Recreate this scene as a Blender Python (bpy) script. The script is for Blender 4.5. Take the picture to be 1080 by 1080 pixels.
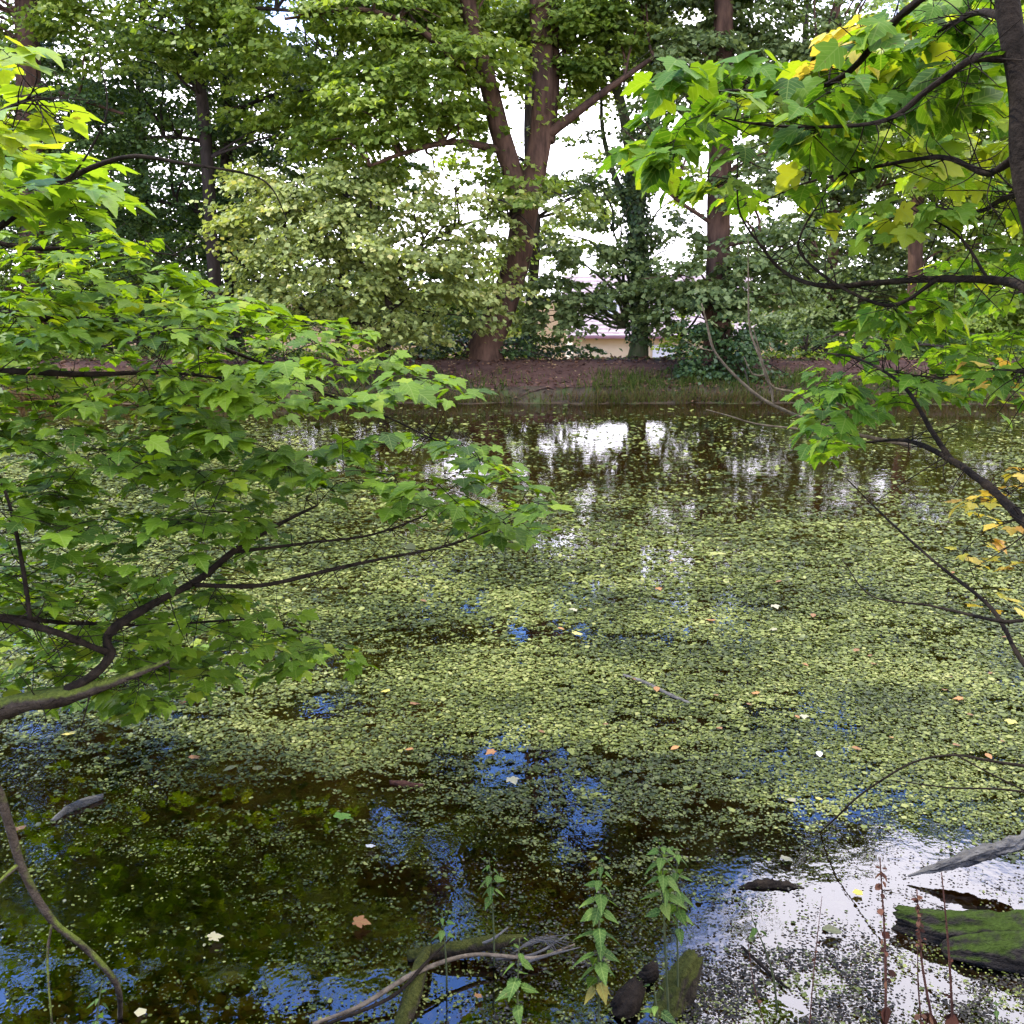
import bpy, math, random
import numpy as np
from mathutils import Vector

# ------------------------------------------------------------------ camera, sky, sun, exposure
for o in list(bpy.data.objects):
    bpy.data.objects.remove(o)
S = bpy.context.scene
COL = S.collection
R = math.radians
PITCH = R(12.2); H = 2.2; FPX = 1060.0

cam_d = bpy.data.cameras.new("camera"); cam = bpy.data.objects.new("camera", cam_d); COL.objects.link(cam)
cam.location = (0, 0, H); cam.rotation_euler = (math.pi/2 - PITCH, 0, 0)
cam_d.sensor_width = 36; cam_d.lens = 36*FPX/1080; cam_d.clip_end = 3000; cam_d.clip_start = 0.05
S.camera = cam

SUN_EL, SUN_AZ = 52.0, -80.0           # azimuth from +Y (view direction) towards +X: high on the left
world = bpy.data.worlds.new("World"); S.world = world; world.use_nodes = True
wn, wl = world.node_tree.nodes, world.node_tree.links
wn.clear()
wout = wn.new('ShaderNodeOutputWorld'); bg = wn.new('ShaderNodeBackground')
sky = wn.new('ShaderNodeTexSky'); sky.sky_type = 'NISHITA'; sky.sun_disc = False
sky.sun_elevation = R(SUN_EL); sky.sun_rotation = R(SUN_AZ); sky.air_density = 1.0; sky.dust_density = 0.6; sky.ozone_density = 2.5
SKY_STRENGTH = 0.13; CLOUD = (20.0, 19.4, 21.4)
bg.inputs['Strength'].default_value = SKY_STRENGTH
tc = wn.new('ShaderNodeTexCoord'); sep = wn.new('ShaderNodeSeparateXYZ'); wl.new(tc.outputs['Generated'], sep.inputs[0])
def wmath(op, a, b=None, c=None):
    n = wn.new('ShaderNodeMath'); n.operation = op
    for i, v in enumerate((a, b, c)):
        if v is None: continue
        if isinstance(v, (int, float)): n.inputs[i].default_value = v
        else: wl.new(v, n.inputs[i])
    return n.outputs[0]
def wramp(v, a, b):
    n = wn.new('ShaderNodeMapRange'); n.interpolation_type = 'SMOOTHSTEP'
    wl.new(v, n.inputs['Value']); n.inputs['From Min'].default_value = a; n.inputs['From Max'].default_value = b
    return n.outputs['Result']
wnoise = wn.new('ShaderNodeTexNoise'); wnoise.inputs['Scale'].default_value = 4.0; wnoise.inputs['Detail'].default_value = 7
wl.new(tc.outputs['Generated'], wnoise.inputs['Vector'])
nz = wmath('SUBTRACT', wnoise.outputs['Fac'], 0.5)
zz = wmath('ADD', sep.outputs['Z'], wmath('MULTIPLY', nz, 0.35))
low = wmath('SUBTRACT', 1.0, wramp(zz, 0.20, 0.33))                      # bank of white cloud over the horizon
side = wmath('ADD', wmath('ADD', sep.outputs['X'], wmath('MULTIPLY', wmath('SUBTRACT', sep.outputs['Z'], 0.51), 1.0)), wmath('MULTIPLY', nz, 0.35))
big = wmath('MULTIPLY', wramp(side, 0.20, 0.28), wramp(wmath('ADD', sep.outputs['Z'], wmath('MULTIPLY', nz, 0.2)), 0.475, 0.52))                                            # a large cloud high on the right
mask = wmath('MAXIMUM', low, big)
mix = wn.new('ShaderNodeMix'); mix.data_type = 'RGBA'
deep = wn.new('ShaderNodeMix'); deep.data_type = 'RGBA'; deep.blend_type = 'MULTIPLY'; deep.inputs[0].default_value = 1     # deep clear blue between the clouds
wl.new(sky.outputs[0], deep.inputs[6]); deep.inputs[7].default_value = (1.25, 1.75, 2.7, 1)
wl.new(mask, mix.inputs[0]); wl.new(deep.outputs[2], mix.inputs[6]); mix.inputs[7].default_value = (*CLOUD, 1)
wl.new(mix.outputs[2], bg.inputs['Color']); wl.new(bg.outputs[0], wout.inputs[0])

sun_d = bpy.data.lights.new("sun", 'SUN'); sun_d.energy = 3.2; sun_d.angle = R(0.6); sun_d.color = (1, 0.95, 0.86)
sun = bpy.data.objects.new("sun", sun_d); COL.objects.link(sun)
sv = Vector((math.cos(R(SUN_EL))*math.sin(R(SUN_AZ)), math.cos(R(SUN_EL))*math.cos(R(SUN_AZ)), math.sin(R(SUN_EL))))
sun.rotation_euler = sv.to_track_quat('Z', 'Y').to_euler()

S.view_settings.view_transform = 'Standard'; S.view_settings.look = 'None'
S.view_settings.exposure = 1.0; S.view_settings.gamma = 1
S.render.engine = 'CYCLES'
S.cycles.max_bounces = 7; S.cycles.diffuse_bounces = 3; S.cycles.glossy_bounces = 3
S.cycles.transparent_max_bounces = 8; S.cycles.transmission_bounces = 4
S.cycles.caustics_reflective = False; S.cycles.caustics_refractive = False
S.cycles.sample_clamp_indirect = 6

rng = np.random.default_rng(7); random.seed(7)

# ------------------------------------------------------------------ measuring helpers
cp, sp = math.cos(PITCH), math.sin(PITCH)
def ray(px, py):
    u, v = (px-540)/FPX, (540-py)/FPX
    return np.array([u, cp + v*sp, -sp + v*cp])
def P(px, py, Y):
    d = ray(px, py); return np.array([0, 0, H]) + d*(Y/d[1])
def G(px, py, z=0.0):
    d = ray(px, py); return np.array([0, 0, H]) + d*((z-H)/d[2])
def sst(a, b, x):
    t = np.clip((np.asarray(x, float)-a)/(b-a), 0, 1); return t*t*(3-2*t)
_perm = rng.permutation(256)
def vnoise(x, y, seed=0):
    x = np.asarray(x, float); y = np.asarray(y, float)
    xi, yi = np.floor(x).astype(int), np.floor(y).astype(int); fx, fy = x-xi, y-yi
    fx, fy = fx*fx*(3-2*fx), fy*fy*(3-2*fy)
    h = lambda a, b: _perm[(_perm[(a+seed*17) & 255] + b) & 255]/255.0
    return (h(xi, yi)*(1-fx)+h(xi+1, yi)*fx)*(1-fy)+(h(xi, yi+1)*(1-fx)+h(xi+1, yi+1)*fx)*fy
def fbm(x, y, seed=0, o=4):
    s, a, t = 0, 1, 0
    for i in range(o):
        s = s + a*vnoise(np.asarray(x)*2**i, np.asarray(y)*2**i, seed+i); t += a; a *= .5
    return s/t

# ------------------------------------------------------------------ object helpers
def tag(o, label=None, cat=None, group=None, kind=None):
    if label: o['label'] = label
    if cat: o['category'] = cat
    if group: o['group'] = group
    if kind: o['kind'] = kind
    return o
def empty(name, loc, label, cat, group=None):
    o = bpy.data.objects.new(name, None); COL.objects.link(o); o.location = [float(c) for c in loc]
    o.empty_display_size = .1
    return tag(o, label, cat, group)
def link(name, me, mat, parent=None):
    o = bpy.data.objects.new(name, me); COL.objects.link(o)
    if mat is not None: me.materials.append(mat)
    if parent is not None:
        o.parent = parent; o.location = [-c for c in parent.location] if parent.parent is None else (0, 0, 0)
        # mesh data is in world coordinates; cancel the parent's location
        if parent.parent is not None: o.location = (0, 0, 0)
    return o
def raw(name, V, loops, sizes, smooth=True, rnd=None, co=None):
    me = bpy.data.meshes.new(name); V = np.asarray(V, np.float32)
    loops = np.asarray(loops, np.int32); sizes = np.asarray(sizes, np.int32)
    me.vertices.add(len(V)); me.vertices.foreach_set('co', V.ravel())
    me.loops.add(len(loops)); me.loops.foreach_set('vertex_index', loops)
    me.polygons.add(len(sizes)); me.polygons.foreach_set('loop_start', np.concatenate([[0], np.cumsum(sizes)[:-1]]).astype(np.int32))
    me.polygons.foreach_set('use_smooth', np.full(len(sizes), smooth, bool))
    if rnd is not None:
        a = me.attributes.new('rnd', 'FLOAT', 'FACE'); a.data.foreach_set('value', np.asarray(rnd, np.float32))
    if co is not None:
        a = me.attributes.new('leafco', 'FLOAT_VECTOR', 'POINT'); a.data.foreach_set('vector', np.asarray(co, np.float32).ravel())
    me.update(calc_edges=True); me.validate()
    return me

class MB:
    """collects quads and triangles for one mesh"""
    def __init__(s): s.V = []; s.L = []; s.N = []; s.n = 0
    def add(s, V, F):
        s.V.append(np.asarray(V, float))
        for f in F: s.L.extend(int(i)+s.n for i in f); s.N.append(len(f))
        s.n += len(V)
    def addarr(s, V, F):
        F = np.asarray(F); s.V.append(np.asarray(V, float)); s.L.extend((F.ravel()+s.n).tolist()); s.N.extend([F.shape[1]]*len(F)); s.n += len(V)
    def box(s, lo, hi):
        x0, y0, z0 = lo; x1, y1, z1 = hi
        s.add([(x0,y0,z0),(x1,y0,z0),(x1,y1,z0),(x0,y1,z0),(x0,y0,z1),(x1,y0,z1),(x1,y1,z1),(x0,y1,z1)],
              [(0,3,2,1),(4,5,6,7),(0,1,5,4),(1,2,6,5),(2,3,7,6),(3,0,4,7)])
    def tube(s, pts, rad, seg=8, rough=0.0, step=None, seed=0, flat=1.0):
        pts, rad = spline(pts, rad, step)
        n = len(pts); T = np.gradient(pts, axis=0); T /= np.linalg.norm(T, axis=1)[:, None]+1e-9
        ref = np.array([0, 0, 1.0]) if abs(T[:, 2]).mean() < .8 else np.array([0, 1.0, 0])
        A = np.cross(T, ref); A /= np.linalg.norm(A, axis=1)[:, None]+1e-9; B = np.cross(A, T)
        th = np.arange(seg)*2*np.pi/seg
        rr = rad[:, None]*np.ones((n, seg))
        if rough:
            arc = np.concatenate([[0], np.cumsum(np.linalg.norm(np.diff(pts, axis=0), axis=1))])
            rm = rad.mean()+1e-6
            rr = rr*(1+rough*2*(fbm(arc[:, None]/rm*.35+seed*3.1+0*th[None], th[None]*1.3+0*arc[:, None], seed % 9)-.5)
                     + rough*.5*np.cos(th[None]*3+arc[:, None]/rm*.1+seed))
        V = pts[:, None]+rr[..., None]*(np.cos(th)[None, :, None]*A[:, None]+np.sin(th)[None, :, None]*B[:, None]*flat)
        i = np.arange(n-1)[:, None]*seg; j = np.arange(seg)[None]; k = (j+1) % seg
        F = np.stack([i+j, i+k, i+seg+k, i+seg+j], -1).reshape(-1, 4)
        s.addarr(V.reshape(-1, 3), F)
        base = s.n-n*seg
        s.L.extend(range(base+seg-1, base-1, -1)); s.N.append(seg)
        s.L.extend(range(s.n-seg, s.n)); s.N.append(seg)
        return pts
    def build(s, name, mat, parent=None, smooth=True):
        return link(name, raw(name, np.concatenate(s.V), s.L, s.N, smooth), mat, parent)

def spline(pts, rad, step=None):
    pts = np.asarray(pts, float)
    rad = np.full(len(pts), rad, float) if np.isscalar(rad) else np.interp(np.linspace(0, 1, len(pts)), np.linspace(0, 1, len(rad)), rad)
    if len(pts) < 3 and step is None: return pts, rad
    L = np.linalg.norm(np.diff(pts, axis=0), axis=1).sum()
    n = max(3, int(L/step)+1) if step else (len(pts)-1)*5+1
    P0 = np.vstack([2*pts[0]-pts[1], pts, 2*pts[-1]-pts[-2]])
    t = np.linspace(0, len(pts)-1-1e-6, n); i = t.astype(int); f = (t-i)[:, None]
    a, b, c, d = P0[i], P0[i+1], P0[i+2], P0[i+3]
    q = .5*(2*b+(c-a)*f+(2*a-5*b+4*c-d)*f**2+(3*b-a-3*c+d)*f**3)
    return q, np.interp(t, np.arange(len(pts)), rad)

# leaf shapes: base at the origin, tip at +Y, length 1
def fold(xy, droop=.22, vee=.18):
    xy = np.asarray(xy, float); z = -droop*(xy[:, 1]**2)+vee*np.abs(xy[:, 0]) - .25*xy[:, 0]**2
    return np.column_stack([xy, z])
LEAF_FAR = (fold([(0,0),(-.50,.44),(0,1),(.50,.44)]), np.array([(0,2,1),(0,3,2)]))
_h = [(.10,-.07),(.27,-.12),(.40,.0),(.36,.14),(.50,.20),(.60,.40),(.64,.50),(.47,.52),(.30,.50),(.33,.66),(.20,.76),(.12,.88)]
_o = [(0,.0)]+_h+[(0,1.0)]+[(-x, y) for x, y in _h[::-1]]
LEAF_MAPLE = (fold([(0,.33)]+_o), np.array([(0, 1+i, 1+(i+1) % len(_o)) for i in range(len(_o))]))
_h2 = [(.10,.06),(.26,.22),(.36,.42),(.33,.62),(.2,.82),(.08,.94)]
_o2 = [(0,.0)]+_h2+[(0,1.0)]+[(-x, y) for x, y in _h2[::-1]]
LEAF_OVAL = (fold([(0,.4)]+_o2), np.array([(0, 1+i, 1+(i+1) % len(_o2)) for i in range(len(_o2))]))
_h3 = []
for _y, _w in [(-.05,.12),(.03,.25),(.12,.31),(.22,.33),(.33,.31),(.44,.27),(.55,.22),(.66,.17),(.77,.11),(.88,.06)]:
    _h3 += [(_w, _y), (_w*.86-.01, _y+.06)]
_o3 = [(0,.0)]+_h3+[(0,1.0)]+[(-x, y) for x, y in _h3[::-1]]
LEAF_NETTLE = (fold([(0,.3)]+_o3), np.array([(0, 1+i, 1+(i+1) % len(_o3)) for i in range(len(_o3))]))
_hex = [(math.cos(a)*.5*(1+.15*math.cos(3*a)), math.sin(a)*.5) for a in np.arange(5)*2*math.pi/5]
LEAF_FLOAT = (np.column_stack([np.array(_hex), [0, .06, -.02, .05, -.04]]), np.array([(0,1,2),(0,2,3),(0,3,4)]))

def frames(direc, normal):
    y = direc/np.linalg.norm(direc, axis=1)[:, None]
    x = np.cross(y, normal); x /= np.linalg.norm(x, axis=1)[:, None]+1e-9
    return np.stack([x, y, np.cross(x, y)], -1)
def leaf_frames(n, az=None, droop=(0.1, .5), tilt=.35):
    az = rng.uniform(0, 2*np.pi, n) if az is None else az
    dr = rng.uniform(*droop, n)
    d = np.column_stack([np.cos(az), np.sin(az), -dr])
    nrm = np.column_stack([rng.normal(0, tilt, n), rng.normal(0, tilt, n), np.ones(n)])
    return frames(d, nrm)
def leaf_mesh(name, tpl, pos, M, size, rnd=None, stretch=None):
    V0, F0 = tpl; n = len(pos)
    if n == 0: return raw(name, np.zeros((3, 3)), [0, 1, 2], [3])
    sc = np.asarray(size)[:, None, None]*V0[None]
    if stretch is not None: sc = sc*np.asarray(stretch)[:, None, :]
    V = pos[:, None]+np.einsum('nij,nkj->nki', M, sc)
    F = (F0[None]+(np.arange(n)*len(V0))[:, None, None]).reshape(-1)
    rnd = rng.random(n) if rnd is None else rnd
    return raw(name, V.reshape(-1, 3), F, np.full(n*len(F0), F0.shape[1]), True, np.repeat(rnd, len(F0)), np.tile(V0, (n, 1)))

# ------------------------------------------------------------------ materials
def newmat(name):
    m = bpy.data.materials.new(name); m.use_nodes = True; m.node_tree.nodes.clear()
    return m, m.node_tree.nodes, m.node_tree.links
def ramp(n, l, src, stops):
    r = n.new('ShaderNodeValToRGB'); e = r.color_ramp.elements
    while len(e) > 1: e.remove(e[-1])
    e[0].position, e[0].color = stops[0][0], (*stops[0][1], 1)
    for p, c in stops[1:]:
        k = e.new(p); k.color = (*c, 1)
    l.new(src, r.inputs[0]); return r.outputs[0]
def noise(n, l, scale, detail=5, coord='Object', rough=.6, vec=None):
    t = n.new('ShaderNodeTexNoise'); t.inputs['Scale'].default_value = scale; t.inputs['Detail'].default_value = detail
    t.inputs['Roughness'].default_value = rough
    if vec is None:
        c = n.new('ShaderNodeNewGeometry'); vec = c.outputs['Position']
    l.new(vec, t.inputs['Vector']); return t.outputs['Fac']
def stretched(n, l, s):
    c = n.new('ShaderNodeNewGeometry'); m = n.new('ShaderNodeMapping'); m.inputs['Scale'].default_value = s
    l.new(c.outputs['Position'], m.inputs['Vector']); return m.outputs[0]
def bump(n, l, src, strength, dist):
    b = n.new('ShaderNodeBump'); b.inputs['Strength'].default_value = strength; b.inputs['Distance'].default_value = dist
    l.new(src, b.inputs['Height']); return b.outputs[0]
def leaf_mat(name, stops, trans=.4, tcol=(1.5, 1.35, .55), rough=.45, spec=.35, veins=False):
    m, n, l = newmat(name)
    at = n.new('ShaderNodeAttribute'); at.attribute_name = 'rnd'
    col = ramp(n, l, at.outputs['Fac'], stops)
    if veins:
        lc = n.new('ShaderNodeAttribute'); lc.attribute_name = 'leafco'
        sx = n.new('ShaderNodeSeparateXYZ'); l.new(lc.outputs['Vector'], sx.inputs[0])
        ab = n.new('ShaderNodeMath'); ab.operation = 'ABSOLUTE'; l.new(sx.outputs['X'], ab.inputs[0])
        # midrib and side ribs that leave it at an angle
        w = n.new('ShaderNodeMath'); w.operation = 'MULTIPLY_ADD'; l.new(ab.outputs[0], w.inputs[0]); w.inputs[1].default_value = -.8; l.new(sx.outputs['Y'], w.inputs[2])
        f = n.new('ShaderNodeMath'); f.operation = 'MULTIPLY'; l.new(w.outputs[0], f.inputs[0]); f.inputs[1].default_value = 5.5
        fr = n.new('ShaderNodeMath'); fr.operation = 'FRACT'; l.new(f.outputs[0], fr.inputs[0])
        c1 = n.new('ShaderNodeMath'); c1.operation = 'LESS_THAN'; l.new(fr.outputs[0], c1.inputs[0]); c1.inputs[1].default_value = .13
        c2 = n.new('ShaderNodeMath'); c2.operation = 'LESS_THAN'; l.new(ab.outputs[0], c2.inputs[0]); c2.inputs[1].default_value = .022
        mx = n.new('ShaderNodeMath'); mx.operation = 'MAXIMUM'; l.new(c1.outputs[0], mx.inputs[0]); l.new(c2.outputs[0], mx.inputs[1])
        fc = n.new('ShaderNodeMath'); fc.operation = 'MULTIPLY'; l.new(mx.outputs[0], fc.inputs[0]); fc.inputs[1].default_value = .3
        vm = n.new('ShaderNodeMix'); vm.data_type = 'RGBA'; l.new(fc.outputs[0], vm.inputs[0]); l.new(col, vm.inputs[6]); vm.inputs[7].default_value = (.30,.38,.10,1)
        sn = noise(n, l, 34, 3)
        sr_ = n.new('ShaderNodeMapRange'); l.new(sn, sr_.inputs[0]); sr_.inputs[1].default_value = .66; sr_.inputs[2].default_value = .74; sr_.inputs[4].default_value = .75
        bm = n.new('ShaderNodeMix'); bm.data_type = 'RGBA'; l.new(sr_.outputs[0], bm.inputs[0]); l.new(vm.outputs[2], bm.inputs[6]); bm.inputs[7].default_value = (.11,.065,.025,1)
        col = bm.outputs[2]
    b = n.new('ShaderNodeBsdfPrincipled'); l.new(col, b.inputs['Base Color'])
    b.inputs['Roughness'].default_value = rough; b.inputs['Specular IOR Level'].default_value = spec
    t = n.new('ShaderNodeBsdfTranslucent')
    tm = n.new('ShaderNodeMix'); tm.data_type = 'RGBA'; tm.blend_type = 'MULTIPLY'; tm.inputs[0].default_value = 1
    l.new(col, tm.inputs[6]); tm.inputs[7].default_value = (*tcol, 1); l.new(tm.outputs[2], t.inputs['Color'])
    ms = n.new('ShaderNodeMixShader'); ms.inputs[0].default_value = trans
    l.new(b.outputs[0], ms.inputs[1]); l.new(t.outputs[0], ms.inputs[2])
    o = n.new('ShaderNodeOutputMaterial'); l.new(ms.outputs[0], o.inputs[0]); return m
def bark_mat(name, c0, c1, moss=None, scale=9, bs=.8, mossy=.5, stretch=(1, 1, .25)):
    m, n, l = newmat(name)
    v = stretched(n, l, stretch)
    f = noise(n, l, scale, 8, vec=v)
    col = ramp(n, l, f, [(.3, c0), (.7, c1)])
    if moss:
        g = n.new('ShaderNodeNewGeometry'); sz = n.new('ShaderNodeSeparateXYZ'); l.new(g.outputs['Normal'], sz.inputs[0])
        ns = noise(n, l, 14, 5)
        ad = n.new('ShaderNodeMath'); ad.operation = 'MULTIPLY_ADD'; l.new(sz.outputs['Z'], ad.inputs[0]); ad.inputs[1].default_value = .45; l.new(ns, ad.inputs[2])
        mr = n.new('ShaderNodeMapRange'); l.new(ad.outputs[0], mr.inputs[0]); mr.inputs[1].default_value = 1.05-mossy; mr.inputs[2].default_value = 1.25-mossy
        mm = n.new('ShaderNodeMix'); mm.data_type = 'RGBA'; l.new(mr.outputs[0], mm.inputs[0]); l.new(col, mm.inputs[6])
        mc = ramp(n, l, noise(n, l, 60, 3), [(.3, tuple(x*.5 for x in moss)), (.75, moss)]); l.new(mc, mm.inputs[7]); col = mm.outputs[2]
    b = n.new('ShaderNodeBsdfPrincipled'); l.new(col, b.inputs['Base Color']); b.inputs['Roughness'].default_value = .95; b.inputs['Specular IOR Level'].default_value = .08
    l.new(bump(n, l, noise(n, l, scale*2.2, 6, vec=v), bs, .03), b.inputs['Normal'])
    o = n.new('ShaderNodeOutputMaterial'); l.new(b.outputs[0], o.inputs[0]); return m
def plain(name, stops, scale=6, rough=.8, bs=.2, bd=.02, spec=.3):
    m, n, l = newmat(name)
    f = noise(n, l, scale, 6); b = n.new('ShaderNodeBsdfPrincipled')
    l.new(ramp(n, l, f, stops), b.inputs['Base Color']); b.inputs['Roughness'].default_value = rough; b.inputs['Specular IOR Level'].default_value = spec
    if bs: l.new(bump(n, l, noise(n, l, scale*3, 5), bs, bd), b.inputs['Normal'])
    o = n.new('ShaderNodeOutputMaterial'); l.new(b.outputs[0], o.inputs[0]); return m

M = {}
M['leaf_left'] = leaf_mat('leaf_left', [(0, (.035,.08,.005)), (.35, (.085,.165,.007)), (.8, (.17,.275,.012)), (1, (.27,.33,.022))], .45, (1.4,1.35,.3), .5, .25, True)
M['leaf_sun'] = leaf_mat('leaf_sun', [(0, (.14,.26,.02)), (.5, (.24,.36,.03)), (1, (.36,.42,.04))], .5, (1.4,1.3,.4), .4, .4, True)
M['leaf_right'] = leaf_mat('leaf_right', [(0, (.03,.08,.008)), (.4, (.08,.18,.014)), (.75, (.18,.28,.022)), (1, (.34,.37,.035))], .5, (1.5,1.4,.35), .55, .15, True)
M['leaf_yellow'] = leaf_mat('leaf_yellow', [(0, (.52,.48,.05)), (.5, (.58,.44,.06)), (1, (.60,.30,.08))], .45, (1.2,1.1,.6), .5, .3, True)
M['leaf_pale'] = leaf_mat('leaf_pale', [(0, (.11,.14,.04)), (.4, (.24,.29,.08)), (.8, (.40,.44,.14)), (1, (.46,.42,.15))], .42, (1.3,1.3,.5), .5, .35)
M['leaf_mid'] = leaf_mat('leaf_mid', [(0, (.07,.115,.018)), (.5, (.19,.27,.04)), (1, (.38,.44,.10))], .47, (1.4,1.4,.4), .5, .3)
M['leaf_grey'] = leaf_mat('leaf_grey', [(0, (.06,.09,.03)), (.5, (.14,.19,.06)), (1, (.28,.33,.12))], .36, (1.2,1.3,.5), .5, .3)
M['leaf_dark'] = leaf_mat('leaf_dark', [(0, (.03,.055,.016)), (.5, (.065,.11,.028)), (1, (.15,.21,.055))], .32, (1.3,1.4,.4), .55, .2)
M['leaf_ivy'] = leaf_mat('leaf_ivy', [(0, (.025,.05,.015)), (.6, (.05,.09,.025)), (1, (.09,.15,.04))], .2, (1.2,1.4,.5), .4, .4)
M['bark_far'] = bark_mat('bark_far', (.042,.025,.018), (.145,.083,.056), (.07,.09,.03), 7, .9, .25)
M['bark_dark'] = bark_mat('bark_dark', (.02,.016,.012), (.06,.045,.035), None, 9, .7)
M['bark_green'] = bark_mat('bark_green', (.035,.04,.02), (.10,.10,.05), (.07,.11,.03), 8, .8, .5)
M['bark_near'] = bark_mat('bark_near', (.008,.006,.004), (.030,.022,.015), None, 30, .5, stretch=(1,1,1))
M['bark_moss'] = bark_mat('bark_moss', (.03,.022,.016), (.09,.07,.05), (.14,.17,.03), 26, .8, .48, stretch=(1,1,1))
M['wood_grey'] = bark_mat('wood_grey', (.035,.032,.028), (.17,.16,.145), None, 14, 1, stretch=(.3,1,1))
M['wood_dead'] = bark_mat('wood_dead', (.07,.052,.035), (.22,.175,.12), None, 25, .4, stretch=(1,1,1))
M['log_moss'] = bark_mat('log_moss', (.010,.009,.008), (.04,.033,.028), (.045,.07,.012), 22, 1, .36, stretch=(.5,1,1))
M['stump_moss'] = bark_mat('stump_moss', (.02,.016,.012), (.07,.055,.035), (.075,.08,.018), 22, .9, .5, stretch=(1,1,.6))
M['path'] = plain('path', [(.25, (.045,.024,.018)), (.5, (.085,.046,.034)), (.8, (.14,.085,.062))], 2.5, .95, .6, .05, .1)
M['weed'] = leaf_mat('weed', [(0, (.020,.030,.005)), (.4, (.072,.090,.015)), (.8, (.155,.178,.036)), (1, (.24,.245,.07))], .15, (1.2,1.3,.5), .45, .3)
M['weed_deep'] = leaf_mat('weed_deep', [(0, (.05,.028,.008)), (.45, (.11,.075,.018)), (.8, (.13,.12,.022)), (1, (.21,.18,.04))], .2, (1.2,1.2,.5), .8, .05)
M['scum'] = leaf_mat('scum', [(0, (.010,.010,.009)), (.7, (.03,.027,.022)), (1, (.12,.11,.085))], .1, (1,1,1), .7, .15)
M['grass'] = leaf_mat('grass', [(0, (.03,.05,.010)), (.5, (.08,.115,.020)), (.8, (.13,.12,.035)), (1, (.13,.075,.04))], .3, (1.2,1.3,.5), .7, .1)
M['nettle'] = leaf_mat('nettle', [(0, (.02,.05,.010)), (.5, (.06,.12,.018)), (.85, (.12,.19,.03)), (1, (.20,.20,.04))], .35, (1.3,1.3,.4), .6, .2, True)
M['stem_red'] = plain('stem_red', [(.3, (.035,.016,.012)), (.7, (.10,.045,.03))], 40, .9, .3, .005, .1)
M['stem_green'] = plain('stem_green', [(.3, (.03,.04,.012)), (.7, (.075,.085,.028))], 30, .8, 0)
M['seed'] = leaf_mat('seed', [(0, (.03,.014,.010)), (.6, (.09,.035,.022)), (1, (.17,.085,.045))], .2, (1,1,1), .8, .1)

# ground: one sheet, tone by place
def ground_mat():
    m, n, l = newmat('ground')
    g = n.new('ShaderNodeNewGeometry'); sz = n.new('ShaderNodeSeparateXYZ'); l.new(g.outputs['Position'], sz.inputs[0])
    land = ramp(n, l, noise(n, l, 3, 7), [(.3, (.035,.028,.018)), (.5, (.075,.055,.035)), (.62, (.06,.075,.025)), (.8, (.10,.12,.04))])
    bed = ramp(n, l, noise(n, l, 2.2, 7), [(.3, (.035,.02,.010)), (.5, (.11,.065,.026)), (.62, (.13,.095,.03)), (.78, (.24,.18,.07))])
    mr = n.new('ShaderNodeMapRange'); l.new(sz.outputs['Z'], mr.inputs[0]); mr.inputs[1].default_value = -.08; mr.inputs[2].default_value = .03
    mx = n.new('ShaderNodeMix'); mx.data_type = 'RGBA'; l.new(mr.outputs[0], mx.inputs[0]); l.new(bed, mx.inputs[6]); l.new(land, mx.inputs[7])
    b = n.new('ShaderNodeBsdfPrincipled'); l.new(mx.outputs[2], b.inputs['Base Color']); b.inputs['Roughness'].default_value = .95; b.inputs['Specular IOR Level'].default_value = .1
    l.new(bump(n, l, noise(n, l, 14, 6), .6, .04), b.inputs['Normal'])
    o = n.new('ShaderNodeOutputMaterial'); l.new(b.outputs[0], o.inputs[0]); return m
M['ground'] = ground_mat()
def water_mat():
    m, n, l = newmat('water')
    v = stretched(n, l, (1, .8, 1))
    hgt = noise(n, l, 5.0, 4, vec=v)
    bp = bump(n, l, hgt, .035, .06)
    tr = n.new('ShaderNodeBsdfTransparent'); tr.inputs[0].default_value = (.76,.63,.40,1)
    gl = n.new('ShaderNodeBsdfGlossy'); gl.inputs['Roughness'].default_value = .015; gl.inputs['Color'].default_value = (.93,.93,.95,1); l.new(bp, gl.inputs['Normal'])
    fr = n.new('ShaderNodeFresnel'); fr.inputs['IOR'].default_value = 2.1; l.new(bp, fr.inputs['Normal'])
    ms = n.new('ShaderNodeMixShader'); l.new(fr.outputs[0], ms.inputs[0]); l.new(tr.outputs[0], ms.inputs[1]); l.new(gl.outputs[0], ms.inputs[2])
    o = n.new('ShaderNodeOutputMaterial'); l.new(ms.outputs[0], o.inputs[0]); return m
M['water'] = water_mat()

# ------------------------------------------------------------------ ground, water, path
FAR = 20.8
def shore_near(X): return 2.25+2.2*sst(1.9, 3.4, -X)+2.0*sst(2.1, 3.6, X)
def shore_far(X): return FAR+.45*(vnoise(X*.35, 0*X+3.3, 5)-.5)+.35*(vnoise(X*1.3, 0*X+1.3, 6)-.5)+.2*(vnoise(X*4, 0*X+1.3, 7)-.5)
def height(X, Y):
    X = np.asarray(X, float); Y = np.asarray(Y, float)
    n1 = fbm(X*.7, Y*.7, 1)-.5; n2 = fbm(X*3, Y*3, 2, 3)-.5
    dn = Y-shore_near(X); df = shore_far(X)-Y; dx = 19-np.abs(X)
    d = np.minimum(np.minimum(dn, df), dx)              # >0 inside the pond
    inside = -.55*sst(0, 1.8, d)+n1*.12*sst(.3, 2, d)
    o = -d
    near_l = .55*sst(0, 1.2, o)+.25*sst(1, 6, o)
    far_l = .30*sst(0, .35, o)+.42*sst(.3, 3.0, o)-4.2*sst(3.4, 14, o)
    out = np.where((df < dn) & (df < dx), far_l, near_l)+n1*.15*sst(.5, 4, o)
    return np.where(d > 0, inside, out)+n2*.03+np.where(Y > 70, 4.0*sst(90, 400, Y), 0)
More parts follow.
